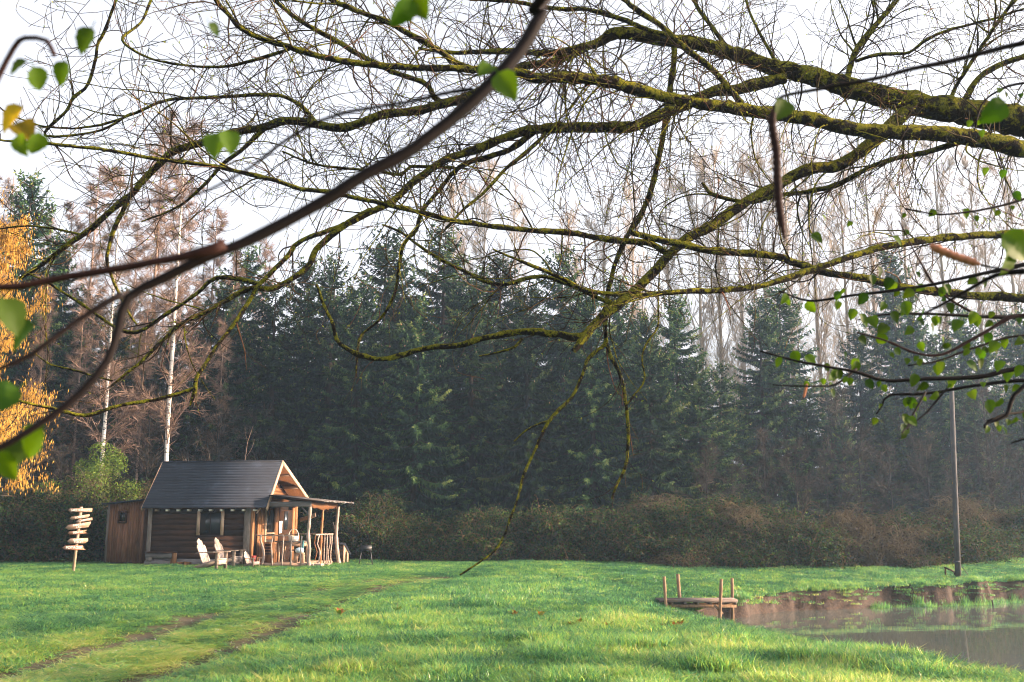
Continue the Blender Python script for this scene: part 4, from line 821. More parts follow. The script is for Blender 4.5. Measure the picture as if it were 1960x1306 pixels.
# plank shed left of the cabin
sv = .35; a = lp(201, 1074, sv); b = lp(271, 1074, sv); zl, zr = lp(202, 965, sv)[2], lp(275, 957, sv)[2]
shd = at_cab('plank_shed', 0, 0, 0); tag(shd, 'narrow reddish-brown plank shed with tiny window against the cabin', 'shed')
sw = b[0] - a[0]; nb_ = 14; wz0, wz1 = lp(235, 1000, sv)[2], lp(235, 980, sv)[2]; wu0, wu1 = lp(228, 990, sv)[0], lp(242, 990, sv)[0]
for i in range(nb_):
    u0 = a[0] + sw * i / nb_ + .003; u1 = a[0] + sw * (i + 1) / nb_ - .003; zt = zl + (zr - zl) * (i + .5) / nb_ - .02; dv = -.012 if i % 2 else 0
    if u1 > wu0 and u0 < wu1:
        MB().bb(u0, u1, sv + dv, sv + .03, .14, wz0).build('board', M_SHEDW, shd); MB().bb(u0, u1, sv + dv, sv + .03, wz1, zt).build('board', M_SHEDW, shd)
    else: MB().bb(u0, u1, sv + dv, sv + .03, .14, zt).build('board', M_SHEDW, shd)
MB().bb(a[0] + .01, b[0] - .01, sv + .032, sv + 1.7, .02, zl - .06).build('wall', M_SHEDW, shd); MB().bb(a[0] - .03, a[0] + .06, sv - .035, sv - .013, .1, zl - .02).build('corner_board', M_GREYW, shd); MB().bb(a[0] + .1, b[0] - .4, sv - .01, sv + .1, -.06, .13).build('plinth', M_BROWNW, shd)
sw_ = empty('window', (0, 0, 0), parent=shd); MB().bb(wu0 + .02, wu1 - .02, sv + .005, sv + .028, wz0 + .02, wz1 - .02).build('pane', M_GLASS, sw_)
for (x0, x1, z0, z1) in ((wu0 - .03, wu0 + .035, wz0 - .03, wz1 + .03), (wu1 - .035, wu1 + .03, wz0 - .03, wz1 + .03), (wu0 + .037, wu1 - .037, wz1 - .04, wz1 + .03), (wu0 + .037, wu1 - .037, wz0 - .03, wz0 + .04)): MB().bb(x0, x1, sv - .05, sv + .002, z0, z1).build('frame', M_BROWNW, sw_)
MB().bar((a[0] - .2, sv + .85, zl + .0), (b[0] + .16, sv + .85, zr + .03), 2.1, .04).build('roof', M_FELT, shd)
bx_ = at_cab('slatted_box', 0, 0, 0); tag(bx_, 'tall dark blue slatted box in the gap between shed and cabin', 'box')
c0, c1 = b[0] + .02, -.12
MB().bb(c0, c1, .62, 1.0, -.05, 1.85).build('body', M_BLACK, bx_); M_NAVY = plain('navy_slats', (0.030, 0.042, 0.055), 0.6, 0.3)
for i in range(11): MB().box(((c0 + c1) / 2, .60, .06 + i * .165), (c1 - c0, .02, .15), (R(-9), 0, 0)).build('slat', M_NAVY, bx_)

# log bench in front of the wall, kindling beside it
lb = at_cab('log_bench', .72, -.45, 0); tag(lb, 'rough bench of stacked split logs against the cabin wall', 'bench')
pole('seat_log', [(-.55, 0, .42), (0, .02, .40), (.50, 0, .43)], .12, .115, M_GREYH, lb, 10); pole('base_log', [(-.58, .02, .11), (0, 0, .12), (.42, .02, .10)], .14, .12, M_GREYH, lb, 10)
MB().bb(-.56, .60, -.16, .20, .52, .56).build('top_plank', M_BROWNW, lb); MB().bar((.56, 0, 0), (.57, 0, .52), .06, .22, (1, 0, 0)).build('end_board', M_CEDAR, lb); MB().bb(-.5, -.3, -.1, .1, .2, .35).build('block', M_GREYW, lb)
for i in range(8):
    p_ = cab_world(1.45 + (i % 4) * .11 + random.uniform(-.03, .03), -.35 + random.uniform(-.1, .1), 0); lg = MB().tube([(0, -.14, 0), (0, .14, 0)], [.042, .038], 7).build('firewood_log', M_CEDAR, None, False)
    lg.location = (p_[0], p_[1], gz(p_[0], p_[1]) + .05 + (.07 if i > 3 else 0)); lg.rotation_euler = (random.uniform(-.2, .2), random.uniform(0, 3), random.uniform(-.6, .6)); tag(lg, 'short split firewood log in the little heap by the log bench', 'log', 'heap of firewood logs')

# garden chairs with slatted fan backs
def adirondack(name, loc, rz, s, label, group=None):
    e = empty(name, loc, rz); e.scale = (s, s, s); tag(e, label, 'chair', group)
    tl = R(24); bw = .105
    bk = empty('backrest', (-.20, 0, .24), parent=e)
    for i in range(5):
        y = (i - 2) * (bw + .006); top = .86 - .055 * (i - 2) ** 2; pts = []
        pl = [(-bw / 2, 0), (bw / 2, 0), (bw / 2, top - (.06 if i == 4 else (.03 if i == 3 else 0))), (0, top + .012), (-bw / 2, top - (.06 if i == 0 else (.03 if i == 1 else 0)))]
        V = []
        for th in (0, -.022):
            for yy, zz_ in pl: V.append((-math.sin(tl) * zz_ + math.cos(tl) * th, y + yy, math.cos(tl) * zz_ + math.sin(tl) * th))
        mk('slat', np.array(V), [np.array([[0, 1, 2, 3, 4], [9, 8, 7, 6, 5]]), np.array([[i_, (i_ + 1) % 5, (i_ + 1) % 5 + 5, i_ + 5] for i_ in range(5)])], M_CHAIRW, bk)
    for zz_ in (.12, .55): MB().bar((-math.sin(tl) * zz_ - .04, -.27, math.cos(tl) * zz_ - .005), (-math.sin(tl) * zz_ - .04, .27, math.cos(tl) * zz_ - .005), .03, .06).build('back_batten', M_CHAIRD, bk)
    for i in range(5):
        f = i / 4; x = -.14 + f * .46; MB().box((x, 0, .25 + f * .13), (.095, .54, .022), (0, R(-13) if i < 4 else R(10), 0)).build('seat_slat', M_CHAIRW, e)
    MB().bb(.335, .36, -.265, .265, .20, .35).build('front_apron', M_CHAIRW, e)
    for sg in (-1, 1):
        MB().bar((.36, sg * .275, .33), (-.62, sg * .275, .045), .028, .11).build('side_rail', M_CHAIRD, e)
        MB().bar((.31, sg * .31, 0), (.31, sg * .31, .585), .11, .03, (0, 1, 0)).build('front_leg', M_CHAIRD, e)
        MB().bar((-.36, sg * .30, .585), (.45, sg * .33, .60), .135, .024).build('armrest', M_CHAIRD, e)
    MB().bar((-.42, -.36, .565), (-.42, .36, .565), .04, .03).build('arm_support', M_CHAIRD, e)
    return e
def gpos(px, py):
    g = gnd(px, py, -.02); return (g[0], g[1], gz(g[0], g[1]) - .01)
adirondack('garden_chair', gpos(406, 1091), R(-12), 1.06, 'bleached wooden garden chair out on the grass, farther from the cabin wall', 'fan-backed garden chairs')
adirondack('garden_chair', gpos(438, 1086.5), R(-10), 1.06, 'bleached wooden garden chair tucked behind the other by the cabin wall', 'fan-backed garden chairs')
adirondack('small_garden_chair', gpos(482, 1087), R(-22), .58, 'child-sized wooden garden chair beside the porch')

# ------------------------------------------------------------------ finger-post sign
def sign():
    base = gnd(140.5, 1097, 0.0); Y0 = base[1]; e = empty('finger_post', (base[0], base[1], gz(base[0], base[1])), R(24)); tag(e, 'wooden finger post with seven arrow boards pointing away from the cabin', 'signpost')
    k = (math.hypot(base[0], base[1]) * 0 + Y0) / FPX * 1.015  # metres per picture pixel here
    def loc(px, py): return ((px - 141.5) * k * 1.02, (1097 - py) * k)
    a = loc(140.5, 1097); b = loc(146.3, 978); MB().bar((a[0], 0, a[1] - .15), (b[0], 0, b[1]), .095, .06, (0, 1, 0)).build('post', M_PALE, e)
    font = None
    rows = [((124.2, 984.5), (165, 984), 6.8, 'square', ['LAKE HORIZON'], 0), ((128, 999.6), (161.2, 994.3), 5.8, 'chip', ['LODGE'], 0), ((139, 1005.7), (166.3, 999.8), 4.8, 'square', ['LUMBERCA'], 0), ((122, 1016.6), (165, 1009.8), 9.5, 'ragged', ['PARKING', 'LAC'], 0), ((126.5, 1026.5), (159.5, 1023.2), 6.2, 'notch', ['TENNIS'], 1), ((127, 1040.6), (161.7, 1039.8), 9.6, 'clip', ['CAMPER', 'TOILET'], 0), ((119.5, 1052.6), (157.6, 1052.3), 8.0, 'fork', ['POTAGER'], 1)]
    M_SIGN = wood('sign_board', (0.25, 0.155, 0.105), (0.40, 0.27, 0.19), 2.5, (1, 6, 6), .8, .12)
    M_INK = plain('white_lettering', (0.80, 0.78, 0.75), 0.6, 0.05); M_BURN = wood('scorched_board', (0.16, 0.075, 0.045), (0.34, 0.19, 0.12), 2.5, (1, 6, 6), 0.8, .1)
    for n, (tip, end, hpx, style, words, dark) in enumerate(rows):
        t0 = Vector((*loc(*tip), 0)); t1 = Vector((*loc(*end), 0)); L = (t1 - t0).length; h = hpx * k; ang = math.atan2(t1.y - t0.y, t1.x - t0.x); nk = .55 * h
        top = [(0, 0), (nk, h / 2), (L, h / 2)]; bot = [(nk, -h / 2)]
        endp = {'square': [(L, -h / 2)], 'chip': [(L + .01, 0), (L - .05, -h / 2)], 'ragged': [(L - .02, h * .1), (L - .05, -h * .1), (L - .09, -h / 2)], 'notch': [(L - .09, 0), (L, -h / 2)], 'clip': [(L, -h * .1), (L - .09, -h / 2)], 'fork': [(L - .05, -.1 * h), (L + .02, -h / 2)]}[style]
        if style == 'fork': top = [(0, 0), (nk, h / 2), (L - .08, h / 2), (L - .055, h * .3)]
        pl = top + endp + bot; mb = MB(); mb.prism([(x, z) for x, z in pl], -.055 - .004 * (n % 2), -.032)
        o = mb.build('arrow_board', M_BURN if dark else M_SIGN, e); o.location = (t0.x, 0, t0.y); o.rotation_euler = (0, -ang, 0)
        for j, wd in enumerate(words):
            cu = bpy.data.curves.new('lettering', 'FONT'); cu.body = wd; cu.align_x = 'CENTER'; cu.align_y = 'CENTER'; cu.size = 1.0; cu.extrude = 0.0
            to = bpy.data.objects.new('lettering', cu); COL.objects.link(to); dg = bpy.context.evaluated_depsgraph_get(); me = bpy.data.meshes.new_from_object(to.evaluated_get(dg)); bpy.data.objects.remove(to)
            wdt = max(v.co.x for v in me.vertices) - min(v.co.x for v in me.vertices); hh = h * (.62 if len(words) == 1 else .36) / .72; sx = min(hh, (L - nk - .12) / wdt)
            me.materials.clear(); me.materials.append(M_INK); lo = bpy.data.objects.new('lettering', me); COL.objects.link(lo); lo.parent = o; lo.scale = (sx, hh, 1)
            lo.rotation_euler = (R(90), 0, 0); lo.location = (nk + (L - nk) * .46, -.0625, 0 if len(words) == 1 else (h * .22 if j == 0 else -h * .22))
sign()

# ------------------------------------------------------------------ jetty, pole, posts
def JP(px, py, Y): return Vector(at(px, py, Y))
JY = 30.6; j0 = JP(1262, 1147, JY); j1 = JP(1411, 1148, JY); jz = (j0.z + j1.z) / 2
jt = empty('jetty', (j0.x, JY, jz)); tag(jt, 'short weathered wooden jetty with four upright poles over the pond edge', 'jetty'); JL = j1.x - j0.x
M_JET = wood('jetty_planks', (0.11, 0.088, 0.076), (0.24, 0.195, 0.17), 2.5, (1, 7, 7), .85, .15); M_JPOST = wood('jetty_poles', (0.17, 0.11, 0.07), (0.34, 0.23, 0.14), 3, (5, 5, 1), .85, .15)
for i in range(3): MB().bb(-.02 * i, JL + .01 * (i % 2), i * .235, i * .235 + .222, -.045, 0.0).build('deck_plank', M_JET, jt)
MB().bb(0, JL + .01, -.035, -.003, -.085, .004).build('rim_board', M_JET, jt)
for i in range(6): MB().bb(.35 + i * .38, .41 + i * .38, -.02, .70, -.15, -.047).build('joist', M_GREYW, jt)
MB().bb(.25, JL - .02, .02, .09, -.24, -.152).build('stringer', M_JPOST, jt); MB().bb(.25, JL - .02, .60, .67, -.24, -.152).build('stringer', M_JPOST, jt)
def jpole(pt, pb, Y, r_):
    a = JP(*pt, Y) - Vector((j0.x, JY, jz)); b = JP(*pb, Y) - Vector((j0.x, JY, jz)); d = (b - a).normalized(); b = b + d * .9
    P = [a + (b - a) * (i / 7) for i in range(8)]; MB().tube([tuple(p) for p in P], [r_ * (1 + .05 * math.sin(i * 2)) for i in range(8)], 9).build('pole', M_JPOST, jt, True)
jpole((1271, 1104), (1274, 1153), JY - .11, .048); jpole((1297, 1099), (1301, 1146), JY + .78, .054); jpole((1380.5, 1109), (1378, 1176), JY - .11, .05); jpole((1401, 1107), (1402.5, 1180), JY + .78, .047)
MB().bar((1.62, -.05, -.16), (1.86, -.05, -.42), .03, .075).build('brace', M_JPOST, jt)
m, t, out = newmat('lichen_pole'); p = N(t, 'ShaderNodeBsdfPrincipled'); p.inputs['Roughness'].default_value = .9
f = noise(t, 7, 5, .7, stretch=(1, 1, .35)); t.links.new(ramp(t, f, [(0.35, (0.040, 0.038, 0.040)), (0.60, (0.085, 0.08, 0.078)), (0.66, (0.10, 0.08, 0.06)), (0.70, (0.36, 0.19, 0.03))]), p.inputs['Base Color']); bump(t, f, p, .4, .01); t.links.new(p.outputs[0], out.inputs[0])
PY = 38.6; pb = JP(1832, 1089, PY); pz = gz(pb.x, PY); up = empty('utility_pole', (pb.x, PY, pz)); tag(up, 'tall grey timber pole with orange lichen standing by the pond', 'pole')
tp_ = JP(1821, 735, PY); MB().tube([(0, 0, -.3), (((tp_.x - pb.x) * .5), 0, (tp_.z - pz) * .5), (tp_.x - pb.x, 0, tp_.z - pz)], [.115, .10, .088], 14).build('shaft', m, up, True)
MB().tube([(0, 0, .55), (0, 0, .62)], [.125, .125], 14).build('steel_band', M_BLACK, up); MB().tube([(.12, -.02, .5), (.42, -.1, .0)], .012, 5).build('stay_rod', M_GREYW, up)
fp = JP(1896, 1104, 36.5); fo = MB().tube([(0, 0, -.15), (.01, 0, .2), (-.02, 0, .52)], [.03, .028, .026], 8).build('fence_post', M_DARKW, None, True); fo.location = (fp.x, 36.5, gz(fp.x, 36.5)); tag(fo, 'short dark stake standing alone in the grass beyond the lichen pole', 'stake')
tr_ = JP(1815, 1084, 39.2); te = empty('broken_trestle', (tr_.x, 39.2, gz(tr_.x, 39.2)), .3); tag(te, 'small broken wooden trestle leaning beside the lichen pole', 'trestle')
MB().bar((-.18, 0, .34), (.26, 0, .18), .07, .05).build('top_rail', M_BROWNW, te); MB().bar((-.17, 0, -.05), (-.14, 0, .33), .05, .04).build('leg', M_BROWNW, te); MB().bar((.25, 0, .2), (.30, 0, -.06), .05, .04).build('leg', M_BROWNW, te)

# ------------------------------------------------------------------ mossy tree whose boughs reach across the clearing
m, t, out = newmat('mossy_bark'); p = N(t, 'ShaderNodeBsdfPrincipled'); p.inputs['Roughness'].default_value = .95; p.inputs['Specular IOR Level'].default_value = .05
f = noise(t, 8.5, 6, .75); f2 = noise(t, 38, 4, .7); bk_c = ramp(t, f2, [(0.3, (0.007, 0.006, 0.005)), (0.7, (0.034, 0.025, 0.018))]); ms_c = ramp(t, f2, [(0.3, (0.045, 0.060, 0.008)), (0.55, (0.20, 0.19, 0.016)), (0.75, (0.44, 0.34, 0.028))])
ge = N(t, 'ShaderNodeNewGeometry'); sx_ = N(t, 'ShaderNodeSeparateXYZ'); t.links.new(ge.outputs['Normal'], sx_.inputs[0])
ma = N(t, 'ShaderNodeMath', operation='MULTIPLY_ADD'); ma.inputs[1].default_value = 0.10; t.links.new(sx_.outputs['Z'], ma.inputs[0]); t.links.new(f, ma.inputs[2])
mk_ = N(t, 'ShaderNodeMapRange'); mk_.inputs['From Min'].default_value = .455; mk_.inputs['From Max'].default_value = .535; t.links.new(ma.outputs[0], mk_.inputs['Value'])
mx = N(t, 'ShaderNodeMix', data_type='RGBA'); t.links.new(mk_.outputs[0], mx.inputs[0]); t.links.new(bk_c, mx.inputs[6]); t.links.new(ms_c, mx.inputs[7]); t.links.new(mx.outputs[2], p.inputs['Base Color']); bump(t, f2, p, 1.0, .05); t.links.new(p.outputs[0], out.inputs[0]); M_MOSS = m
M_WTWIG = foliage('willow_twigs', [(0, (0.018, 0.012, 0.009)), (0.5, (0.038, 0.025, 0.015)), (0.8, (0.085, 0.068, 0.02)), (1, (0.13, 0.05, 0.028))], 0.0, 0.0, rough=.8)
M_BUD = foliage('willow_buds', [(0, (0.16, 0.24, 0.03)), (0.7, (0.28, 0.34, 0.05)), (1, (0.36, 0.30, 0.06))], 0.45, 0.0)
mt = empty('mossy_tree', tuple(at(2360, 1400, 11.5))); tag(mt, 'old mossy tree with long leafless boughs reaching over the meadow', 'tree')
MT0 = np.array(mt.location)
# each bough: name, parent, depth at its root (None: on the parent), change of depth, twig weight, picture points (x, y, width)
B = {}
def bough(key, parent, Y0, dY, tw, pts):
    pts = np.array(pts, float)
    if parent:
        pp = B[parent]['px']; j = np.argmin(np.hypot(pp[:, 0] - pts[0, 0], pp[:, 1] - pts[0, 1])); Y0 = pp[j, 3]
    s = np.concatenate([[0], np.cumsum(np.hypot(*np.diff(pts[:, :2], axis=0).T))]); Yv = Y0 + dY * s / s[-1]
    B[key] = dict(px=np.column_stack([pts, Yv]), tw=tw)
    sp = smooth_path(np.column_stack([pts, Yv]), 9.0)
    B[key]['px'] = sp
    P = np.array([at(a, b, y) for a, b, w_, y in sp]); rad = sp[:, 2] * 0.46 * sp[:, 3] / FPX
    jit = np.cumsum(rng.normal(0, 1, P.shape), 0); jit -= np.linspace(0, 1, len(P))[:, None] * jit[-1]; P = P + jit * 0.0025
    B[key]['P'] = P; B[key]['r'] = rad
def W3(pts, w0, w1):
    n = len(pts); return [(a, b, w0 + (w1 - w0) * i / (n - 1)) for i, (a, b) in enumerate(pts)]
bough('trunk', None, 11.5, 0, 0, [(2420, 1480, 190), (2400, 1250, 165), (2375, 900, 150), (2350, 600, 140), (2335, 380, 125), (2330, 200, 90), (2345, 0, 70), (2320, -250, 50), (2350, -500, 20)])
bough('a', 'trunk', None, -0.6, 1.2, [(2335, 380, 86), (2200, 300, 78), (2080, 258, 72), (1960, 235, 64), (1850, 215, 58), (1750, 200, 50), (1640, 172, 44), (1560, 148, 40), (1480, 128, 36), (1400, 102, 32), (1330, 85, 30), (1250, 75, 28), (1180, 65, 26), (1138, 85, 20), (1060, 100, 15), (960, 98, 12), (869, 101, 9), (800, 92, 6)])
bough('b', 'trunk', None, -2.2, 1.2, [(2340, 480, 66), (2150, 350, 54), (2050, 308, 46), (1960, 285, 38), (1860, 262, 36), (1750, 250, 33), (1650, 245, 31), (1560, 226, 30), (1460, 210, 29), (1400, 200, 27), (1310, 188, 25), (1223, 168, 25), (1160, 150, 26), (1088, 145, 25), (1030, 146, 22), (987, 136, 19), (869, 129, 15), (760, 127, 14), (650, 115, 13), (552, 88, 12), (472, 61, 11), (438, 27, 10), (411, -5, 9), (395, -60, 8)])
bough('b2', 'b', None, .3, 1, [(900, 130, 14), (869, 118, 13), (835, 94, 13), (778, 64, 12), (734, 40, 12), (650, 7, 11), (600, -25, 10)])
bough('c', 'a', None, -.8, 1.0, [(1745, 200, 34), (1704, 243, 30), (1654, 286, 26), (1603, 317, 25), (1553, 322, 24), (1516, 337, 23), (1482, 357, 22), (1445, 374, 21), (1411, 397, 21), (1360, 435, 21), (1310, 460, 20), (1256, 514, 20), (1206, 565, 20), (1155, 605, 19), (1122, 642, 18), (1098, 672, 11)])
bough('c2', 'c', None, .6, .12, [(1122, 644, 17), (1098, 646, 17), (1071, 640, 16), (1004, 635, 14), (936, 645, 13), (869, 662, 12), (818, 666, 11), (768, 679, 11), (734, 686, 10), (690, 681, 10), (663, 666, 9), (645, 650, 9), (637, 619, 8), (620, 585, 7), (606, 545, 5)])
bough('c3', 'c2', None, .2, 0, [(1000, 648, 7), (985, 665, 6), (955, 675, 5), (917, 682, 3)])
bough('d', 'a', None, -1.0, 1.1, [(1502, 150, 26), (1411, 172, 25), (1361, 176, 24), (1310, 202, 24), (1273, 215, 24), (1223, 239, 24), (1172, 242, 24), (1088, 244, 22), (1037, 246, 21), (987, 256, 19), (936, 276, 18), (903, 290, 17), (852, 306, 16), (812, 333, 16), (778, 360, 15), (751, 387, 15), (717, 404, 14), (684, 421, 14), (650, 442, 13), (606, 480, 13), (590, 514, 12), (556, 538, 12), (525, 555, 11), (482, 554, 11), (438, 575, 10), (404, 595, 9), (354, 619, 9), (320, 645, 8), (270, 693, 7), (212, 740, 4)])
bough('d2', 'd', None, .7, .6, [(1025, 250, 14), (987, 280, 13), (936, 300, 12), (899, 310, 11), (869, 330, 10), (839, 367, 9), (812, 401, 9), (798, 440, 8), (775, 467, 8), (764, 518, 7), (754, 565, 7), (727, 609, 6), (690, 642, 5), (684, 672, 5), (682, 723, 3)])
bough('d3', 'd2', None, .4, .9, [(869, 322, 8), (785, 320, 7), (768, 337, 7), (717, 327, 6), (650, 323, 6), (590, 312, 5), (540, 290, 3)])
bough('d4', 'd', None, -.5, .4, [(660, 428, 11), (573, 464, 10), (552, 490, 10), (495, 548, 9), (472, 585, 9), (438, 632, 8), (404, 679, 8), (377, 723, 8), (372, 750, 8), (364, 777, 4)])
bough('d5', 'd4', None, -.4, .1, [(372, 743, 8), (303, 763, 7), (236, 773, 7), (168, 792, 7), (101, 780, 6), (20, 765, 4)])
bough('d6', 'd', None, .4, .3, [(500, 546, 10), (455, 536, 9), (411, 534, 9), (371, 565, 8), (320, 598, 8), (270, 632, 8), (229, 632, 7), (168, 592, 6), (101, 548, 5), (50, 521, 3)])
bough('d7', 'd', None, .3, 0, [(216, 729, 4), (152, 711, 4), (101, 699, 3.5), (64, 676, 2.5)])
bough('e', 'c', None, -1.6, .8, [(1282, 488, 15), (1240, 464, 14), (1172, 460, 13), (1088, 447, 12), (987, 440, 11), (886, 430, 11), (818, 414, 10), (717, 391, 10), (650, 377, 10), (573, 364, 10), (505, 344, 10), (404, 323, 9), (320, 312, 9), (236, 296, 8), (135, 280, 7), (67, 273, 6), (0, 268, 5), (-60, 255, 4)])
bough('f', 'a', None, .8, 1.2, [(1120, 92, 20), (1060, 118, 19), (990, 132, 18), (900, 185, 18), (832, 205, 18), (802, 214, 18), (734, 222, 18), (660, 245, 18), (606, 237, 17), (556, 232, 17), (505, 246, 16), (455, 254, 16), (387, 276, 15), (337, 290, 15), (313, 310, 14), (280, 344, 14), (253, 374, 13), (216, 401, 13), (178, 437, 12), (135, 467, 11), (84, 504, 9), (37, 534, 7)])
bough('f2', 'f', None, .3, .5, [(505, 248, 10), (465, 286, 9), (431, 310, 8), (397, 347, 7), (364, 377, 6), (330, 401, 5), (270, 425, 3)])
bough('f3', 'f', None, .4, .3, [(245, 385, 10), (219, 438, 9), (205, 497, 7), (216, 538, 6), (240, 590, 5), (262, 622, 3)])
bough('f4', 'f', None, -.6, .8, [(606, 236, 9), (583, 209, 9), (539, 182, 8), (472, 179, 8), (387, 184, 7), (320, 190, 7), (253, 216, 6), (185, 239, 5), (101, 243, 4), (30, 225, 3)])
bough('f5', 'f', None, .4, .8, [(845, 205, 12), (830, 182, 12), (812, 158, 12), (750, 135, 11), (684, 100, 11), (640, 74, 11), (573, 37, 10), (525, 0, 9), (480, -50, 8)])
bough('f6', 'f', None, .3, .3, [(160, 450, 5), (120, 440, 5), (60, 432, 4), (0, 438, 3)])
bough('g', 'a', None, .6, .7, [(1290, 80, 13), (1290, 111, 13), (1275, 202, 13), (1266, 270, 12), (1256, 320, 12), (1243, 371, 12), (1222, 421, 11), (1202, 450, 11), (1175, 514, 10), (1162, 571, 10), (1160, 639, 9), (1169, 679, 9), (1185, 710, 8), (1196, 750, 8), (1202, 817, 7), (1202, 865, 7), (1195, 900, 6), (1180, 930, 5), (1171, 955, 4)])
bough('g2', 'g', None, -.3, 0, [(1160, 655, 9), (1152, 666, 8), (1128, 686, 8), (1115, 720, 7), (1098, 757, 7), (1054, 804, 7), (1024, 865, 6), (1005, 905, 6), (990, 960, 5), (975, 1003, 5), (955, 1045, 5), (925, 1072, 4), (880, 1101, 3.5)])
bough('g3', 'g2', None, .2, 0, [(1054, 804, 5), (1012, 822, 4), (984, 845, 3)])
bough('g4', 'g', None, .2, 0, [(1199, 776, 5), (1215, 755, 4), (1233, 726, 4), (1228, 690, 4), (1235, 660, 4), (1258, 625, 4), (1260, 575, 4), (1262, 520, 3)])
bough('h', 'c', None, .5, .6, [(1180, 585, 10), (1138, 568, 9), (1081, 541, 9), (1047, 528, 9), (1014, 529, 9), (980, 541, 8), (953, 544, 8), (926, 538, 7), (892, 521, 7), (852, 501, 7), (802, 470, 6), (771, 447, 6), (731, 430, 4)])
bough('i', 'c', None, -.4, .4, [(1206, 565, 11), (1122, 555, 9), (1071, 531, 8), (1004, 504, 7), (943, 477, 4)])
bough('j', 'trunk', None, -1.4, .7, [(2345, 560, 44), (2200, 470, 26), (2080, 452, 20), (1960, 448, 16), (1805, 454, 15), (1704, 470, 14), (1637, 487, 14), (1570, 511, 13), (1519, 528, 13), (1452, 548, 12), (1384, 556, 12), (1300, 560, 11), (1206, 568, 11)])
bough('k', 'trunk', None, -1.0, .9, [(2350, 700, 46), (2200, 610, 26), (2060, 582, 21), (1960, 571, 18), (1873, 565, 17), (1805, 558, 16), (1721, 545, 15), (1654, 531, 15), (1586, 521, 15), (1536, 508, 15), (1502, 494, 16), (1452, 487, 15), (1367, 481, 15), (1310, 470, 15), (1260, 458, 14), (1208, 445, 12)])
bough('l', 'b', None, .9, .9, [(1853, 268, 13), (1772, 293, 12), (1704, 307, 12), (1654, 327, 11), (1603, 354, 11), (1553, 366, 10), (1485, 374, 10), (1435, 387, 9), (1367, 374, 8), (1344, 350, 6)])
bough('m', 'a', None, .3, .9, [(1618, 160, 14), (1637, 101, 13), (1671, 54, 12), (1718, -5, 11), (1750, -80, 9)])
bough('m2', 'm', None, -.4, .8, [(1637, 118, 8), (1687, 104, 8), (1738, 101, 7), (1772, 77, 7), (1822, 57, 6), (1906, 34, 5), (1980, 10, 4)])
bough('n', 'a', None, -.5, .9, [(1815, 205, 10), (1829, 165, 9), (1866, 111, 8), (1906, 50, 8), (1950, -10, 7)])
bough('n2', 'a', None, .3, .8, [(1850, 190, 14), (1873, 152, 13), (1923, 121, 13), (1985, 98, 12), (2060, 40, 9)])
bough('o', 'b', None, .6, .9, [(1420, 198, 14), (1367, 135, 13), (1334, 108, 13), (1310, 91, 13), (1266, 50, 12), (1223, 20, 12), (1175, -15, 10), (1120, -70, 8)])
bough('p', 'o', None, .5, .8, [(1280, 66, 11), (1240, 57, 11), (1189, 37, 11), (1122, 17, 10), (1071, 17, 10), (980, 2, 9), (869, -4, 7), (790, -20, 5)])
bough('q', 'd', None, -.6, .2, [(1047, 252, 8), (1004, 296, 8), (970, 323, 7), (936, 360, 7), (886, 404, 6), (852, 438, 4)])
bough('r', 'f4', None, -.8, .5, [(253, 216, 6), (185, 250, 5), (84, 256, 6), (125, 212, 7), (141, 185, 7), (168, 158, 7), (182, 111, 7), (185, 84, 7), (202, 51, 7), (222, 0, 6), (240, -50, 5)])
bough('s', 'b', None, 1.0, .8, [(560, 92, 8), (480, 120, 7), (400, 130, 6), (300, 115, 5), (236, 78, 6), (270, 44, 6), (290, 0, 6), (300, -40, 5)])
bough('t', 'a', None, .5, 1.0, [(1400, 105, 11), (1330, 0, 9), (1320, -60, 8)]); bough('u', 'a', None, .3, 1.0, [(1490, 130, 8), (1465, 80, 7), (1440, 30, 6), (1415, -30, 5)])
bough('v', 'b', None, .8, .9, [(1600, 238, 10), (1560, 320, 9), (1600, 420, 8), (1640, 500, 7), (1600, 600, 4)]) if False else None
# off-frame tops so that the crown goes on above the picture
bough('x1', 'trunk', None, -1.5, .5, [(2330, 200, 60), (2150, 40, 45), (1950, -60, 36), (1700, -160, 28), (1400, -220, 20), (1100, -230, 14), (800, -190, 9), (550, -120, 5)])
bough('x2', 'trunk', None, 1.0, .5, [(2340, 100, 60), (2500, -60, 45), (2700, -150, 30), (2900, -180, 15)])
for key, b in B.items():
    P, r_ = b['P'] - MT0, b['r']; L = len(P); n = 12 if r_.max() > .05 else 8
    rr = r_[:, None] * (1 + .10 * rng.normal(0, 1, (L, n)) * .6 + .10 * np.sin(np.arange(L) * .9 + rng.uniform(0, 6))[:, None] * .5)
    # moss cushions thicken the upper side
    T3, N3, B3 = frames(P); a_ = np.arange(n) * 2 * np.pi / n; upc = (np.cos(a_)[None, :] * N3[:, 2:3] + np.sin(a_)[None, :] * B3[:, 2:3]).clip(0, 1)
    cush = np.repeat(np.clip(rng.normal(0, 1, (L // 3 + 1)), 0, 1.4), 3)[:L]; rr = rr + upc * (cush * np.minimum(.010, r_ * .28))[:, None]
    v, q, caps = tube(P, rr, n); o = mk('trunk' if key == 'trunk' else 'bough', v, [q], M_MOSS, mt, True)
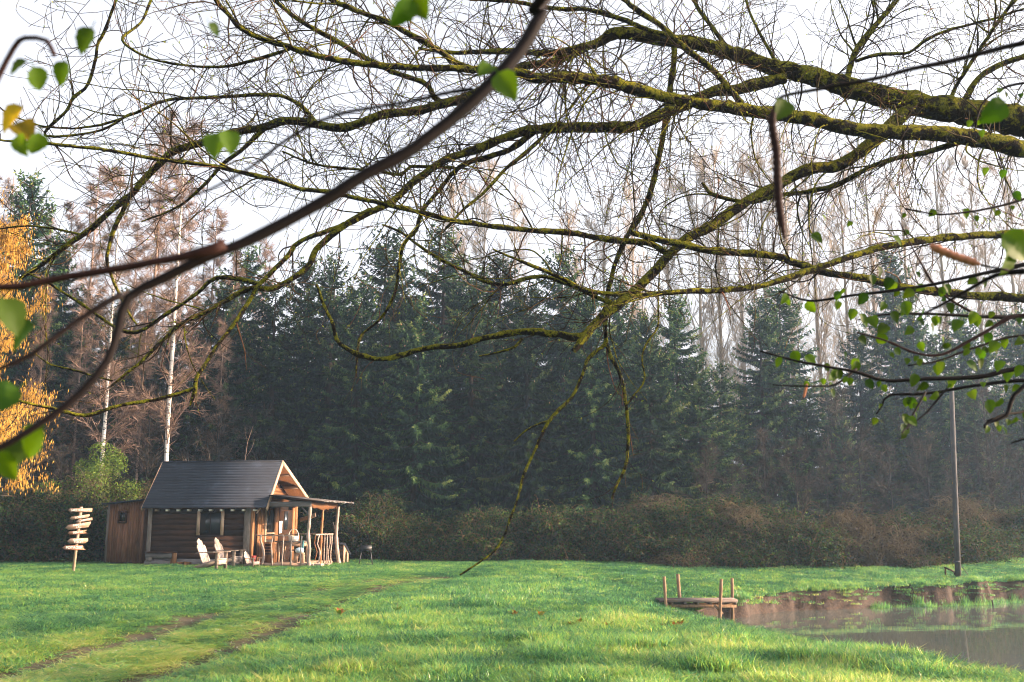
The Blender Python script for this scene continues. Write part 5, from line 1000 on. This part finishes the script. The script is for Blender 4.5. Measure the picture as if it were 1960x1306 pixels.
# twigs: long thin arching shoots off the boughs
tw_items, bud_p, bud_d = [], [], []
def twig(p, d, L, r0, lvl, curl):
    n = max(4, int(L / .075)); s = L / n; pts = [p]; dd = d / np.linalg.norm(d); c = rng.normal(0, 1, 3) * curl; rads = [r0]
    for i in range(n):
        c = c + rng.normal(0, 1, 3) * curl * .30; dd = dd + c * s + np.array([0, 0, -0.16 * s]) + rng.normal(0, .10, 3); dd /= np.linalg.norm(dd); p = p + dd * s * 1.0; pts.append(p); rads.append(r0 * (1 - .75 * (i + 1) / n))
        if lvl < 2 and rng.uniform() < (.20 if lvl == 0 else .12):
            q = dd + rng.normal(0, .6, 3); twig(p, q, L * rng.uniform(.25, .6), rads[-1] * .72, lvl + 1, curl * 1.2)
        if rng.uniform() < (.035 + .03 * lvl): bud_p.append(p); bud_d.append(dd + rng.normal(0, .5, 3))
    tw_items.append((np.array(pts), np.maximum(rads, .0032)))
for key, b in B.items():
    if not b['tw']: continue
    P, r_, sp = b['P'], b['r'], b['px']; seg = np.linalg.norm(np.diff(P, axis=0), axis=1); Ltot = seg.sum(); nt_ = int(Ltot * 10.0 * b['tw'])
    for _ in range(nt_):
        i = rng.integers(2, len(P) - 1); px, py = sp[i, 0], sp[i, 1]
        if px > 2050: continue
        d = P[i] - P[i - 1]; d /= np.linalg.norm(d) + 1e-9; up_ = np.array([0, 0, 1.0])
        side = rng.normal(0, 1, 3)
        hang = rng.uniform() < (.55 if 1000 < px < 1350 else (.45 if px > 1500 else .22))
        v = d * .55 + side * .75 + (up_ * (-1.1 if hang else .65))
        if py > 560: v = d + side * .5 - up_ * .3
        L = rng.uniform(.35, 1.5) * (1.25 if hang else 1.0) * (.45 if py > 520 else 1)
        twig(P[i] + v / np.linalg.norm(v) * r_[i] * .5, v, L, min(r_[i] * .5, rng.uniform(.0050, .0115)), 0, rng.uniform(.6, 2.3))
# thicker mossy shoots: hanging curtains and crossing side branches
sh_items = []
def side_shoot(p, d, L, r0, grav, curl):
    n = max(6, int(L / .07)); s = L / n; pts = [p]; dd = d / np.linalg.norm(d); c = rng.normal(0, 1, 3) * curl; rad = [r0]
    for i in range(n):
        c = c * .93 + rng.normal(0, 1, 3) * curl * .4; dd = dd + c * s + np.array([0, 0, -grav * s]) + rng.normal(0, .06, 3); dd /= np.linalg.norm(dd); p = p + dd * s; pts.append(p); rad.append(r0 * (1 - .7 * (i + 1) / n) * rng.uniform(.85, 1.2))
        if rng.uniform() < .16: twig(p, dd + rng.normal(0, .8, 3), L * rng.uniform(.2, .5), rad[-1] * .5, 1, .9)
    sh_items.append((np.array(pts), np.array(rad)))
def from_bough(key, lo, hi):
    sp = B[key]['px']; k = np.where((sp[:, 0] > lo) & (sp[:, 0] < hi))[0]
    if not len(k): return None
    i = rng.choice(k[k > 0]) if (k > 0).any() else None
    if i is None: return None
    P = B[key]['P']; return P[i], (P[i] - P[i - 1]) / (np.linalg.norm(P[i] - P[i - 1]) + 1e-9)
for keys, lo, hi, n, mode in ((('a', 'b', 'd'), 1030, 1340, 34, 'hang'), (('a', 'b'), 1400, 1980, 34, 'hang'), (('c', 'l'), 1350, 1720, 12, 'hang'), (('a', 'n', 'm'), 1300, 1980, 30, 'up'), (('b', 'b2', 'f5', 'p'), 420, 1300, 36, 'cross'), (('d', 'e', 'f', 'd3'), 150, 1100, 40, 'cross'), (('f', 'f4', 'b'), 60, 700, 26, 'cross'), (('h', 'i', 'j', 'k', 'l'), 900, 1900, 22, 'cross'), (('x1',), 500, 2000, 34, 'hang')):
    for _ in range(n):
        q = from_bough(rng.choice(keys), lo, hi)
        if q is None: continue
        p0, d0 = q; sd_ = rng.normal(0, 1, 3)
        if mode == 'hang': side_shoot(p0, d0 * .4 + sd_ * .45 + np.array([0, 0, -.5]), rng.uniform(.8, 2.0), rng.uniform(.006, .014), .9, .8)
        elif mode == 'up': side_shoot(p0, -d0 * rng.uniform(-.3, .5) + sd_ * .5 + np.array([0, 0, .9]), rng.uniform(.8, 2.2), rng.uniform(.006, .014), .1, .7)
        else: side_shoot(p0, d0 * .8 + sd_ * .6 + np.array([0, 0, rng.uniform(-.4, .5)]), rng.uniform(.7, 2.2), rng.uniform(.005, .011), .25, .8)
hv_, hq_ = tubes_mesh([(a - MT0, b) for a, b in sh_items], 5); o = mk('side_shoots', hv_, [hq_], M_MOSS, mt, True); o['kind'] = 'stuff'
tv, tq = tubes_mesh([(a - MT0, b) for a, b in tw_items], 3)
o = mk('twigs', tv, [tq], M_WTWIG, mt, True, var=np.concatenate([np.full(len(a) * 3, rng.uniform(0, 1)) for a, b in tw_items])); o['kind'] = 'stuff'
bp = np.repeat(np.array(bud_p), 3, 0) - MT0; bd = np.repeat(np.array(bud_d), 3, 0) + rng.normal(0, .6, bp.shape); bd = bd / np.linalg.norm(bd, axis=1)[:, None] * rng.uniform(.014, .036, len(bp))[:, None]
bw_ = np.cross(bd, rng.normal(0, 1, bd.shape)); bw_ = bw_ / np.linalg.norm(bw_, axis=1)[:, None] * .0055; V, q = kites(bp, bd, bw_)
o = mk('young_leaves', V, [q], M_BUD, mt, var=np.repeat(rng.uniform(0, 1, len(bp)), 4)); o['kind'] = 'stuff'
print('TWIGS', len(tw_items), len(tq), 'buds', len(bp))

# ------------------------------------------------------------------ hazel beside the camera: leafy shoots and blurred near branches
M_HBARK = wood('hazel_bark', (0.004, 0.003, 0.003), (0.012, 0.008, 0.008), 9, (1, 1, 1), .75, .1, .3)
M_HRED = wood('hazel_red_bark', (0.016, 0.007, 0.006), (0.036, 0.015, 0.012), 9, (1, 1, 1), .7, .1, .3)
M_HLEAF = foliage('hazel_leaf', [(0, (0.022, 0.058, 0.006)), (0.5, (0.038, 0.085, 0.008)), (0.9, (0.080, 0.12, 0.012)), (1, (0.26, 0.17, 0.012))], 0.5, 0.45, rough=.55, gloss=.15)
hzl = empty('hazel_tree', (3.6, 4.2, gz(3.6, 4.2))); tag(hzl, 'hazel with fresh drooping leaves and dark shoots overhanging close by', 'hazel'); H0 = np.array(hzl.location)
def shoot(name, pts, Y, w0, w1, mat=M_HBARK, dY=0.0, pre=None, n=8, up=.6):
    n_ = len(pts); q = np.array([(a, b, w0 + (w1 - w0) * i / (n_ - 1), Y + dY * i / (n_ - 1)) for i, (a, b) in enumerate(pts)])
    P4 = np.array([[*at(a, b, y), w_ / 2 * y / FPX] for a, b, w_, y in q])
    if pre is not None: P4 = np.vstack([[[*x[:3], x[3]] for x in pre], P4])
    S = smooth_path(P4, .03); P = S[:, :3] + np.cumsum(rng.normal(0, .0006, (len(S), 3)), 0); o = MB().tube(P - H0, np.maximum(S[:, 3], .0012) * (1 + .05 * rng.normal(0, 1, len(S)) + .16 * vnoise(np.arange(len(S)) * .22, 0 * np.arange(len(S)) + rng.uniform(0, 99), 9) + .30 * (vnoise(np.arange(len(S)) * .45, 0 * np.arange(len(S)) + rng.uniform(0, 99), 10) > .86)), n).build(name, mat, hzl, True); return P
# main stem and its forks, outside the picture on the right
shoot('stem', [(0, 0), (1, 1)], 4, 1, 1) if False else None
MB().tube(smooth_path(np.array([(0, 0, -.2), (-.05, -.05, 1.2), (.02, -.1, 2.4), (-.15, -.25, 3.8), (-.5, -.7, 5.0)]), .1), np.linspace(.075, .03, len(smooth_path(np.array([(0, 0, -.2), (-.05, -.05, 1.2), (.02, -.1, 2.4), (-.15, -.25, 3.8), (-.5, -.7, 5.0)]), .1))), 10).build('stem', M_HBARK, hzl, True)
top = H0 + np.array([-.15, -.25, 3.8])
shoot('branch', [(1055, -40), (1030, 15), (1000, 72), (960, 120), (900, 180), (850, 222), (780, 275), (690, 325), (600, 380), (520, 422), (450, 456), (380, 484), (300, 524), (232, 562), (214, 620), (192, 680), (140, 742), (80, 790), (0, 838), (-60, 865)], 1.75, 29, 12, M_HBARK, -.15, [(*top, .03), (2.6, 3.1, 4.35, .027), (1.6, 2.4, 4.1, .023), (.55, 1.9, 3.25, .02)])
shoot('branch', [(430, 466), (380, 484), (250, 510), (130, 530), (0, 550), (-90, 500), (-80, 380), (-40, 240), (0, 150), (30, 95), (52, 76), (95, 82), (110, 110)], 1.64, 17, 8, M_HRED, -.1)
shoot('branch', [(235, 565), (205, 580), (140, 620), (60, 680), (0, 706), (-60, 730)], 1.62, 13, 8, M_HBARK, -.05)
shoot('branch', [(905, 172), (860, 178), (780, 196), (650, 220), (560, 262), (480, 322), (400, 362), (330, 382), (250, 388)], 1.73, 9, 3, M_HBARK, .1)
shoot('branch', [(2150, 40), (1960, 82), (1850, 108), (1750, 130), (1680, 150), (1600, 165), (1540, 176), (1500, 184), (1482, 205)], 2.2, 12, 5, M_HBARK, 0, [(H0[0] - .1, H0[1] - .2, 3.2, .02)])
shoot('branch', [(2100, 520), (1960, 512), (1905, 520), (1860, 545), (1800, 580), (1760, 600)], 2.5, 13, 4, M_HBARK, .1, [(H0[0], H0[1] - .1, 2.6, .015)])
def catkin(name, pts, Y, w_):
    P = smooth_path(np.array([at(a, b, Y) for a, b in pts]), .006); rr = w_ / 2 * Y / FPX * np.interp(np.linspace(0, 1, len(P)), [0, .1, .85, 1], [.35, 1, 1, .3]) * (1 + .18 * np.sin(np.arange(len(P)) * 2.4)); MB().tube(P - H0, rr, 8).build(name, M_HRED if Y < 2.4 else M_CATK2, hzl, True)
M_CATK2 = plain('rusty_catkin', (0.34, 0.13, 0.06), .8, .3, 60)
catkin('catkin', [(1482, 205), (1478, 240), (1486, 290), (1488, 340), (1492, 400), (1502, 458)], 2.2, 17); catkin('catkin', [(1780, 470), (1815, 486), (1850, 498), (1876, 506)], 2.5, 17)
shoot('branch', [(1930, 517), (1902, 512), (1876, 506)], 2.5, 5, 4, M_HBARK); catkin('catkin', [(1545, 735), (1541, 750), (1538, 762)], 4.3, 5)
HS = []
for (pts, Y, w0, w1, mt_) in [([(2150, 690), (1960, 700), (1873, 717), (1772, 720), (1698, 723), (1637, 706), (1569, 694), (1520, 685), (1455, 667)], 4.2, 11, 3, M_HBARK), ([(2150, 720), (1960, 726), (1873, 735), (1772, 750), (1701, 753), (1687, 772), (1675, 790)], 4.4, 8, 3, M_HBARK), ([(2100, 560), (1960, 608), (1934, 612), (1873, 649), (1805, 683), (1755, 680), (1698, 656), (1640, 640)], 4.0, 9, 3, M_HRED), ([(2120, 470), (1960, 505), (1914, 516), (1772, 548), (1637, 565), (1553, 575), (1492, 556)], 4.3, 10, 3, M_HBARK), ([(2120, 660), (1960, 738), (1927, 794), (1890, 807), (1886, 818)], 3.9, 9, 4, M_HBARK), ([(1890, 806), (1925, 793), (1960, 788), (2040, 760)], 3.9, 4, 5, M_HBARK), ([(2100, 590), (1960, 606), (1870, 604), (1780, 600), (1690, 602), (1640, 612)], 4.5, 8, 3, M_HBARK), ([(2100, 640), (1960, 640), (1880, 660), (1800, 690), (1740, 700)], 4.6, 6, 3, M_HBARK), ([(1640, 706), (1600, 735), (1560, 738), (1480, 736)], 4.2, 5, 2.5, M_HBARK), ([(1772, 750), (1742, 805), (1738, 820)], 4.3, 4, 2.5, M_HBARK), ([(1820, 735), (1775, 790), (1735, 820), (1728, 828)], 4.2, 4, 2.5, M_HBARK), ([(2100, 800), (2000, 830), (1935, 850)], 4.0, 5, 3, M_HBARK), ([(1870, 604), (1800, 560), (1760, 500), (1720, 420)], 4.4, 5, 2, M_HRED), ([(2100, 330), (1960, 380), (1880, 400), (1800, 410), (1730, 400)], 4.6, 6, 2.5, M_HBARK), ([(2100, 150), (1960, 160), (1910, 175), (1880, 200), (1865, 250)], 4.6, 6, 2.5, M_HBARK)]:
    pre = [(H0[0], H0[1] - .05, float(at(pts[0][0], pts[0][1], Y)[2]) - .15, .014)] if pts[0][0] > 2000 else None
    HS.append(shoot('shoot', pts, Y, w0, w1, mt_, rng.uniform(-.2, .2), pre, 6))
ALLH = np.concatenate(HS)
def leaf_mesh(seed):
    r = np.random.default_rng(seed); L, Wd = 1.0, .78; n = 9; rows = []
    V = []; F_ = []
    for i in range(n + 1):
        u = i / n; w_ = Wd / 2 * (math.sin(math.pi * min(1, u * 1.02) ** .72) ** .75 if 0 < u < 1 else 0.0); w_ *= 1 + (.05 if i % 2 else -.05); droop_ = -.28 * u * u
        for k, sx2 in enumerate((-1, -.5, 0, .5, 1)): V.append((w_ * sx2, u * L, droop_ + abs(sx2) * .16 * w_ * 2 + .02 * math.sin(i * 2.2 + sx2 * 3) + r.normal(0, .008)))
    for i in range(n):
        for k in range(4): F_.append((i * 5 + k, i * 5 + k + 1, i * 5 + k + 6, i * 5 + k + 5))
    V += [(-.018, -.25, .06), (.018, -.25, .06), (.018, .02, 0), (-.018, .02, 0)]; F_.append((50, 51, 52, 53))
    return mk('leaf', np.array(V), [np.array(F_)], M_HLEAF, smooth=True, link=False, var=np.concatenate([np.full(50, r.uniform(.2, .8)), np.full(4, .3)]))
LM = [leaf_mesh(i) for i in range(5)]
LY = mk('leaf', np.array([v.co[:] for v in LM[0].vertices]), [np.array([p_.vertices[:] for p_ in LM[0].polygons])], M_HLEAF, smooth=True, link=False, var=np.full(54, .98))
def leaf(px, py, Y, size_px, me=None, hang=1.0):
    P = np.array(at(px, py, Y)) - H0; o = bpy.data.objects.new('leaf', me or LM[rng.integers(0, 5)]); COL.objects.link(o); o.parent = hzl; s = size_px * Y / FPX
    az = rng.choice([0, 3.14]) + rng.normal(0, .6); el = R(rng.uniform(35, 80)) * hang
    d = Vector((math.cos(az) * math.cos(el), math.sin(az) * math.cos(el), -math.sin(el))); nrm = Vector((rng.normal(0, .5), -1 + rng.normal(0, .2), .35 + rng.normal(0, .3))); nrm = (nrm - d * nrm.dot(d)).normalized(); xx = d.cross(nrm)
    M = Matrix((xx, d, nrm)).transposed().to_4x4(); M.translation = Vector(P) - d * s * .45; o.matrix_local = M @ Matrix.Scale(s, 4)
z6 = [(600, 420), (745, 465), (930, 380), (1045, 420), (985, 505), (1045, 530), (1100, 545), (1100, 310), (1140, 265), (1210, 350), (1235, 390), (1240, 85), (780, 70), (1160, 460), (1225, 520), (1310, 600), (1380, 510), (1305, 390), (1160, 590), (1150, 650), (1290, 470), (1580, 565), (1500, 655), (1670, 525), (1775, 510), (1525, 360), (1700, 720), (1755, 640), (1485, 810), (1665, 800), (1715, 795), (1820, 795), (1725, 905), (1665, 960), (1320, 1010), (660, 750), (565, 780), (745, 765), (840, 810), (885, 850), (945, 880), (970, 890), (725, 905), (1000, 790), (945, 740), (820, 890), (1165, 930), (1335, 880), (1375, 690), (1440, 590), (1930, 540), (1930, 830), (1870, 850), (1765, 1030), (1810, 1015), (1325, 1115), (1280, 1165), (1850, 1160), (1935, 660), (1550, 895), (1630, 690), (1790, 690), (1520, 690), (1190, 330), (1270, 500), (620, 440), (1060, 560), (900, 400), (1690, 545), (1720, 740), (1000, 810), (860, 870), (1345, 1030)]
z3 = [(825, 1235), (970, 1270), (1740, 970), (1840, 985), (1440, 1210), (1630, 1210), (1690, 1240), (1740, 1250), (1920, 1110), (1810, 1210), (1930, 1225), (1820, 510), (1940, 540), (1650, 700), (1720, 755)]
for a, b in z6:
    small = rng.uniform() < .3; leaf(1300 + a / 2.968, 430 + b / 2.968, 4.2 + rng.normal(0, .15), rng.uniform(13, 18) if small else rng.uniform(20, 31))
for _ in range(190):
    q = ALLH[rng.integers(0, len(ALLH))]
    if q[0] < q[1] * .30 or q[0] > q[1] * .54: continue
    d_ = q + np.array([rng.normal(0, .03), 0, -.03]); Yq = d_[1]; zf = (d_[2] - ZC) / Yq
    tq_ = (zf * _c - _s) / (_c + zf * _s); px_ = 980 + d_[0] / Yq * FPX * (_c - tq_ * _s); leaf(px_, 653 - FPX * tq_, Yq, rng.uniform(11, 24))
for a, b in z3: leaf(1300 + a / 2.968, b / 2.968, 4.5 + rng.normal(0, .1), rng.uniform(14, 22))
for (px, py, s, me) in [(772, 22, 66, None), (800, 5, 60, None), (968, 160, 62, None), (930, 130, 40, None), (163, 74, 54, None), (72, 150, 50, None), (35, 125, 40, None), (118, 138, 48, None), (22, 222, 60, LY), (45, 245, 60, LY), (70, 275, 50, None), (38, 275, 46, None), (412, 272, 58, None), (440, 268, 50, None), (410, 55, 30, None), (20, 600, 74, None), (42, 640, 66, None), (5, 760, 70, None), (30, 870, 74, None), (62, 845, 70, None), (10, 890, 60, None)]:
    leaf(px, py, 1.66 + rng.normal(0, .04), s * 1.1, me, .9)
for (px, py, s, Y) in [(1905, 212, 46, 2.3), (1500, 205, 40, 2.2), (1945, 470, 56, 2.5), (1930, 500, 40, 2.5)]: leaf(px, py, Y, s * 1.4)

# ------------------------------------------------------------------ dock plants in the near grass
M_DOCK = foliage('dock_leaf', [(0, (0.06, 0.11, 0.018)), (0.5, (0.13, 0.17, 0.03)), (0.75, (0.20, 0.13, 0.035)), (1, (0.28, 0.12, 0.05))], .35, .2)
def dock_mesh(seed, va):
    r = np.random.default_rng(seed); V, F_, var = [], [], []
    for k in range(7):
        az = k * .9 + r.uniform(-.3, .3); L = r.uniform(.13, .24); le = r.uniform(.35, .9); n = 6; vv = float(np.clip(r.normal(va, .25), 0, 1)); b0 = len(V)
        for i in range(n + 1):
            u = i / n; w_ = .032 * math.sin(math.pi * (u * .96 + .02)) ** .8; x = L * le * u; z = L * (1.1 * u - .45 * u * u)
            for s in (-1, 0, 1): V.append((x * math.cos(az) - s * w_ * math.sin(az), x * math.sin(az) + s * w_ * math.cos(az), z + abs(s) * .008 + .004 * math.sin(i * 2))); var.append(vv)
        for i in range(n):
            for s in (0, 1): F_.append((b0 + i * 3 + s, b0 + i * 3 + s + 1, b0 + i * 3 + s + 4, b0 + i * 3 + s + 3))
    return mk('leaves', np.array(V), [np.array(F_)], M_DOCK, smooth=True, link=False, var=var)
DK = [dock_mesh(1, .8), dock_mesh(2, .7), dock_mesh(3, .3), dock_mesh(4, .55)]
M_STALK = plain('dock_stalk', (0.26, 0.14, 0.07), .9, .3)
for i, (px, py, k) in enumerate([(985, 1192, 0), (1035, 1195, 1), (1110, 1210, 0), (1095, 1212, 1), (1150, 1198, 0), (1165, 1215, 1), (1240, 1213, 0), (1270, 1216, 1), (1290, 1215, 0), (1300, 1213, 3), (650, 1190, 3), (690, 1195, 2), (720, 1205, 3), (760, 1185, 2), (655, 1275, 3), (1460, 1235, 3), (1730, 1270, 3), (560, 1290, 2), (1420, 1245, 2), (870, 1205, 3), (905, 1190, 2)]):
    g = gnd(px, py, -.02); z = gz(g[0], g[1]); e = empty('dock_plant', (g[0], g[1], z + .02), rng.uniform(0, 6.28)); s = rng.uniform(.55, .9); e.scale = (s, s, s)
    o = bpy.data.objects.new('leaves', DK[k]); COL.objects.link(o); o.parent = e
    MB().tube([(0, 0, -.05), (.01, 0, .1), (.02, .01, .22)], [.005, .004, .002], 5).build('stalk', M_STALK, e)
    brown = k < 2; tag(e, ('reddish-brown broad-leaved dock plant in the long grass of the mound' if brown else 'yellow-green broad-leaved dock plant in the long grass of the mound'), 'plant', 'brown docks on the mound' if brown else 'green docks on the mound')

# ------------------------------------------------------------------ morning haze: one closed box of even, pale air
hm, t, out = newmat('morning_haze'); pv = N(t, 'ShaderNodeVolumePrincipled'); pv.inputs['Color'].default_value = (0.50, 0.74, 1.0, 1); pv.inputs['Density'].default_value = 0.0007; pv.inputs['Anisotropy'].default_value = 0.25
t.links.new(pv.outputs[0], out.inputs['Volume'])
hx0, hx1, hy0, hy1, hz0, hz1 = -1000, 1000, -300, 1300, -4.0, 36.0
hzo = MB().bb(hx0, hx1, hy0, hy1, hz0, hz1).build('haze', hm); tag(hzo, 'thin pale morning haze filling the clearing', 'haze', kind='stuff')
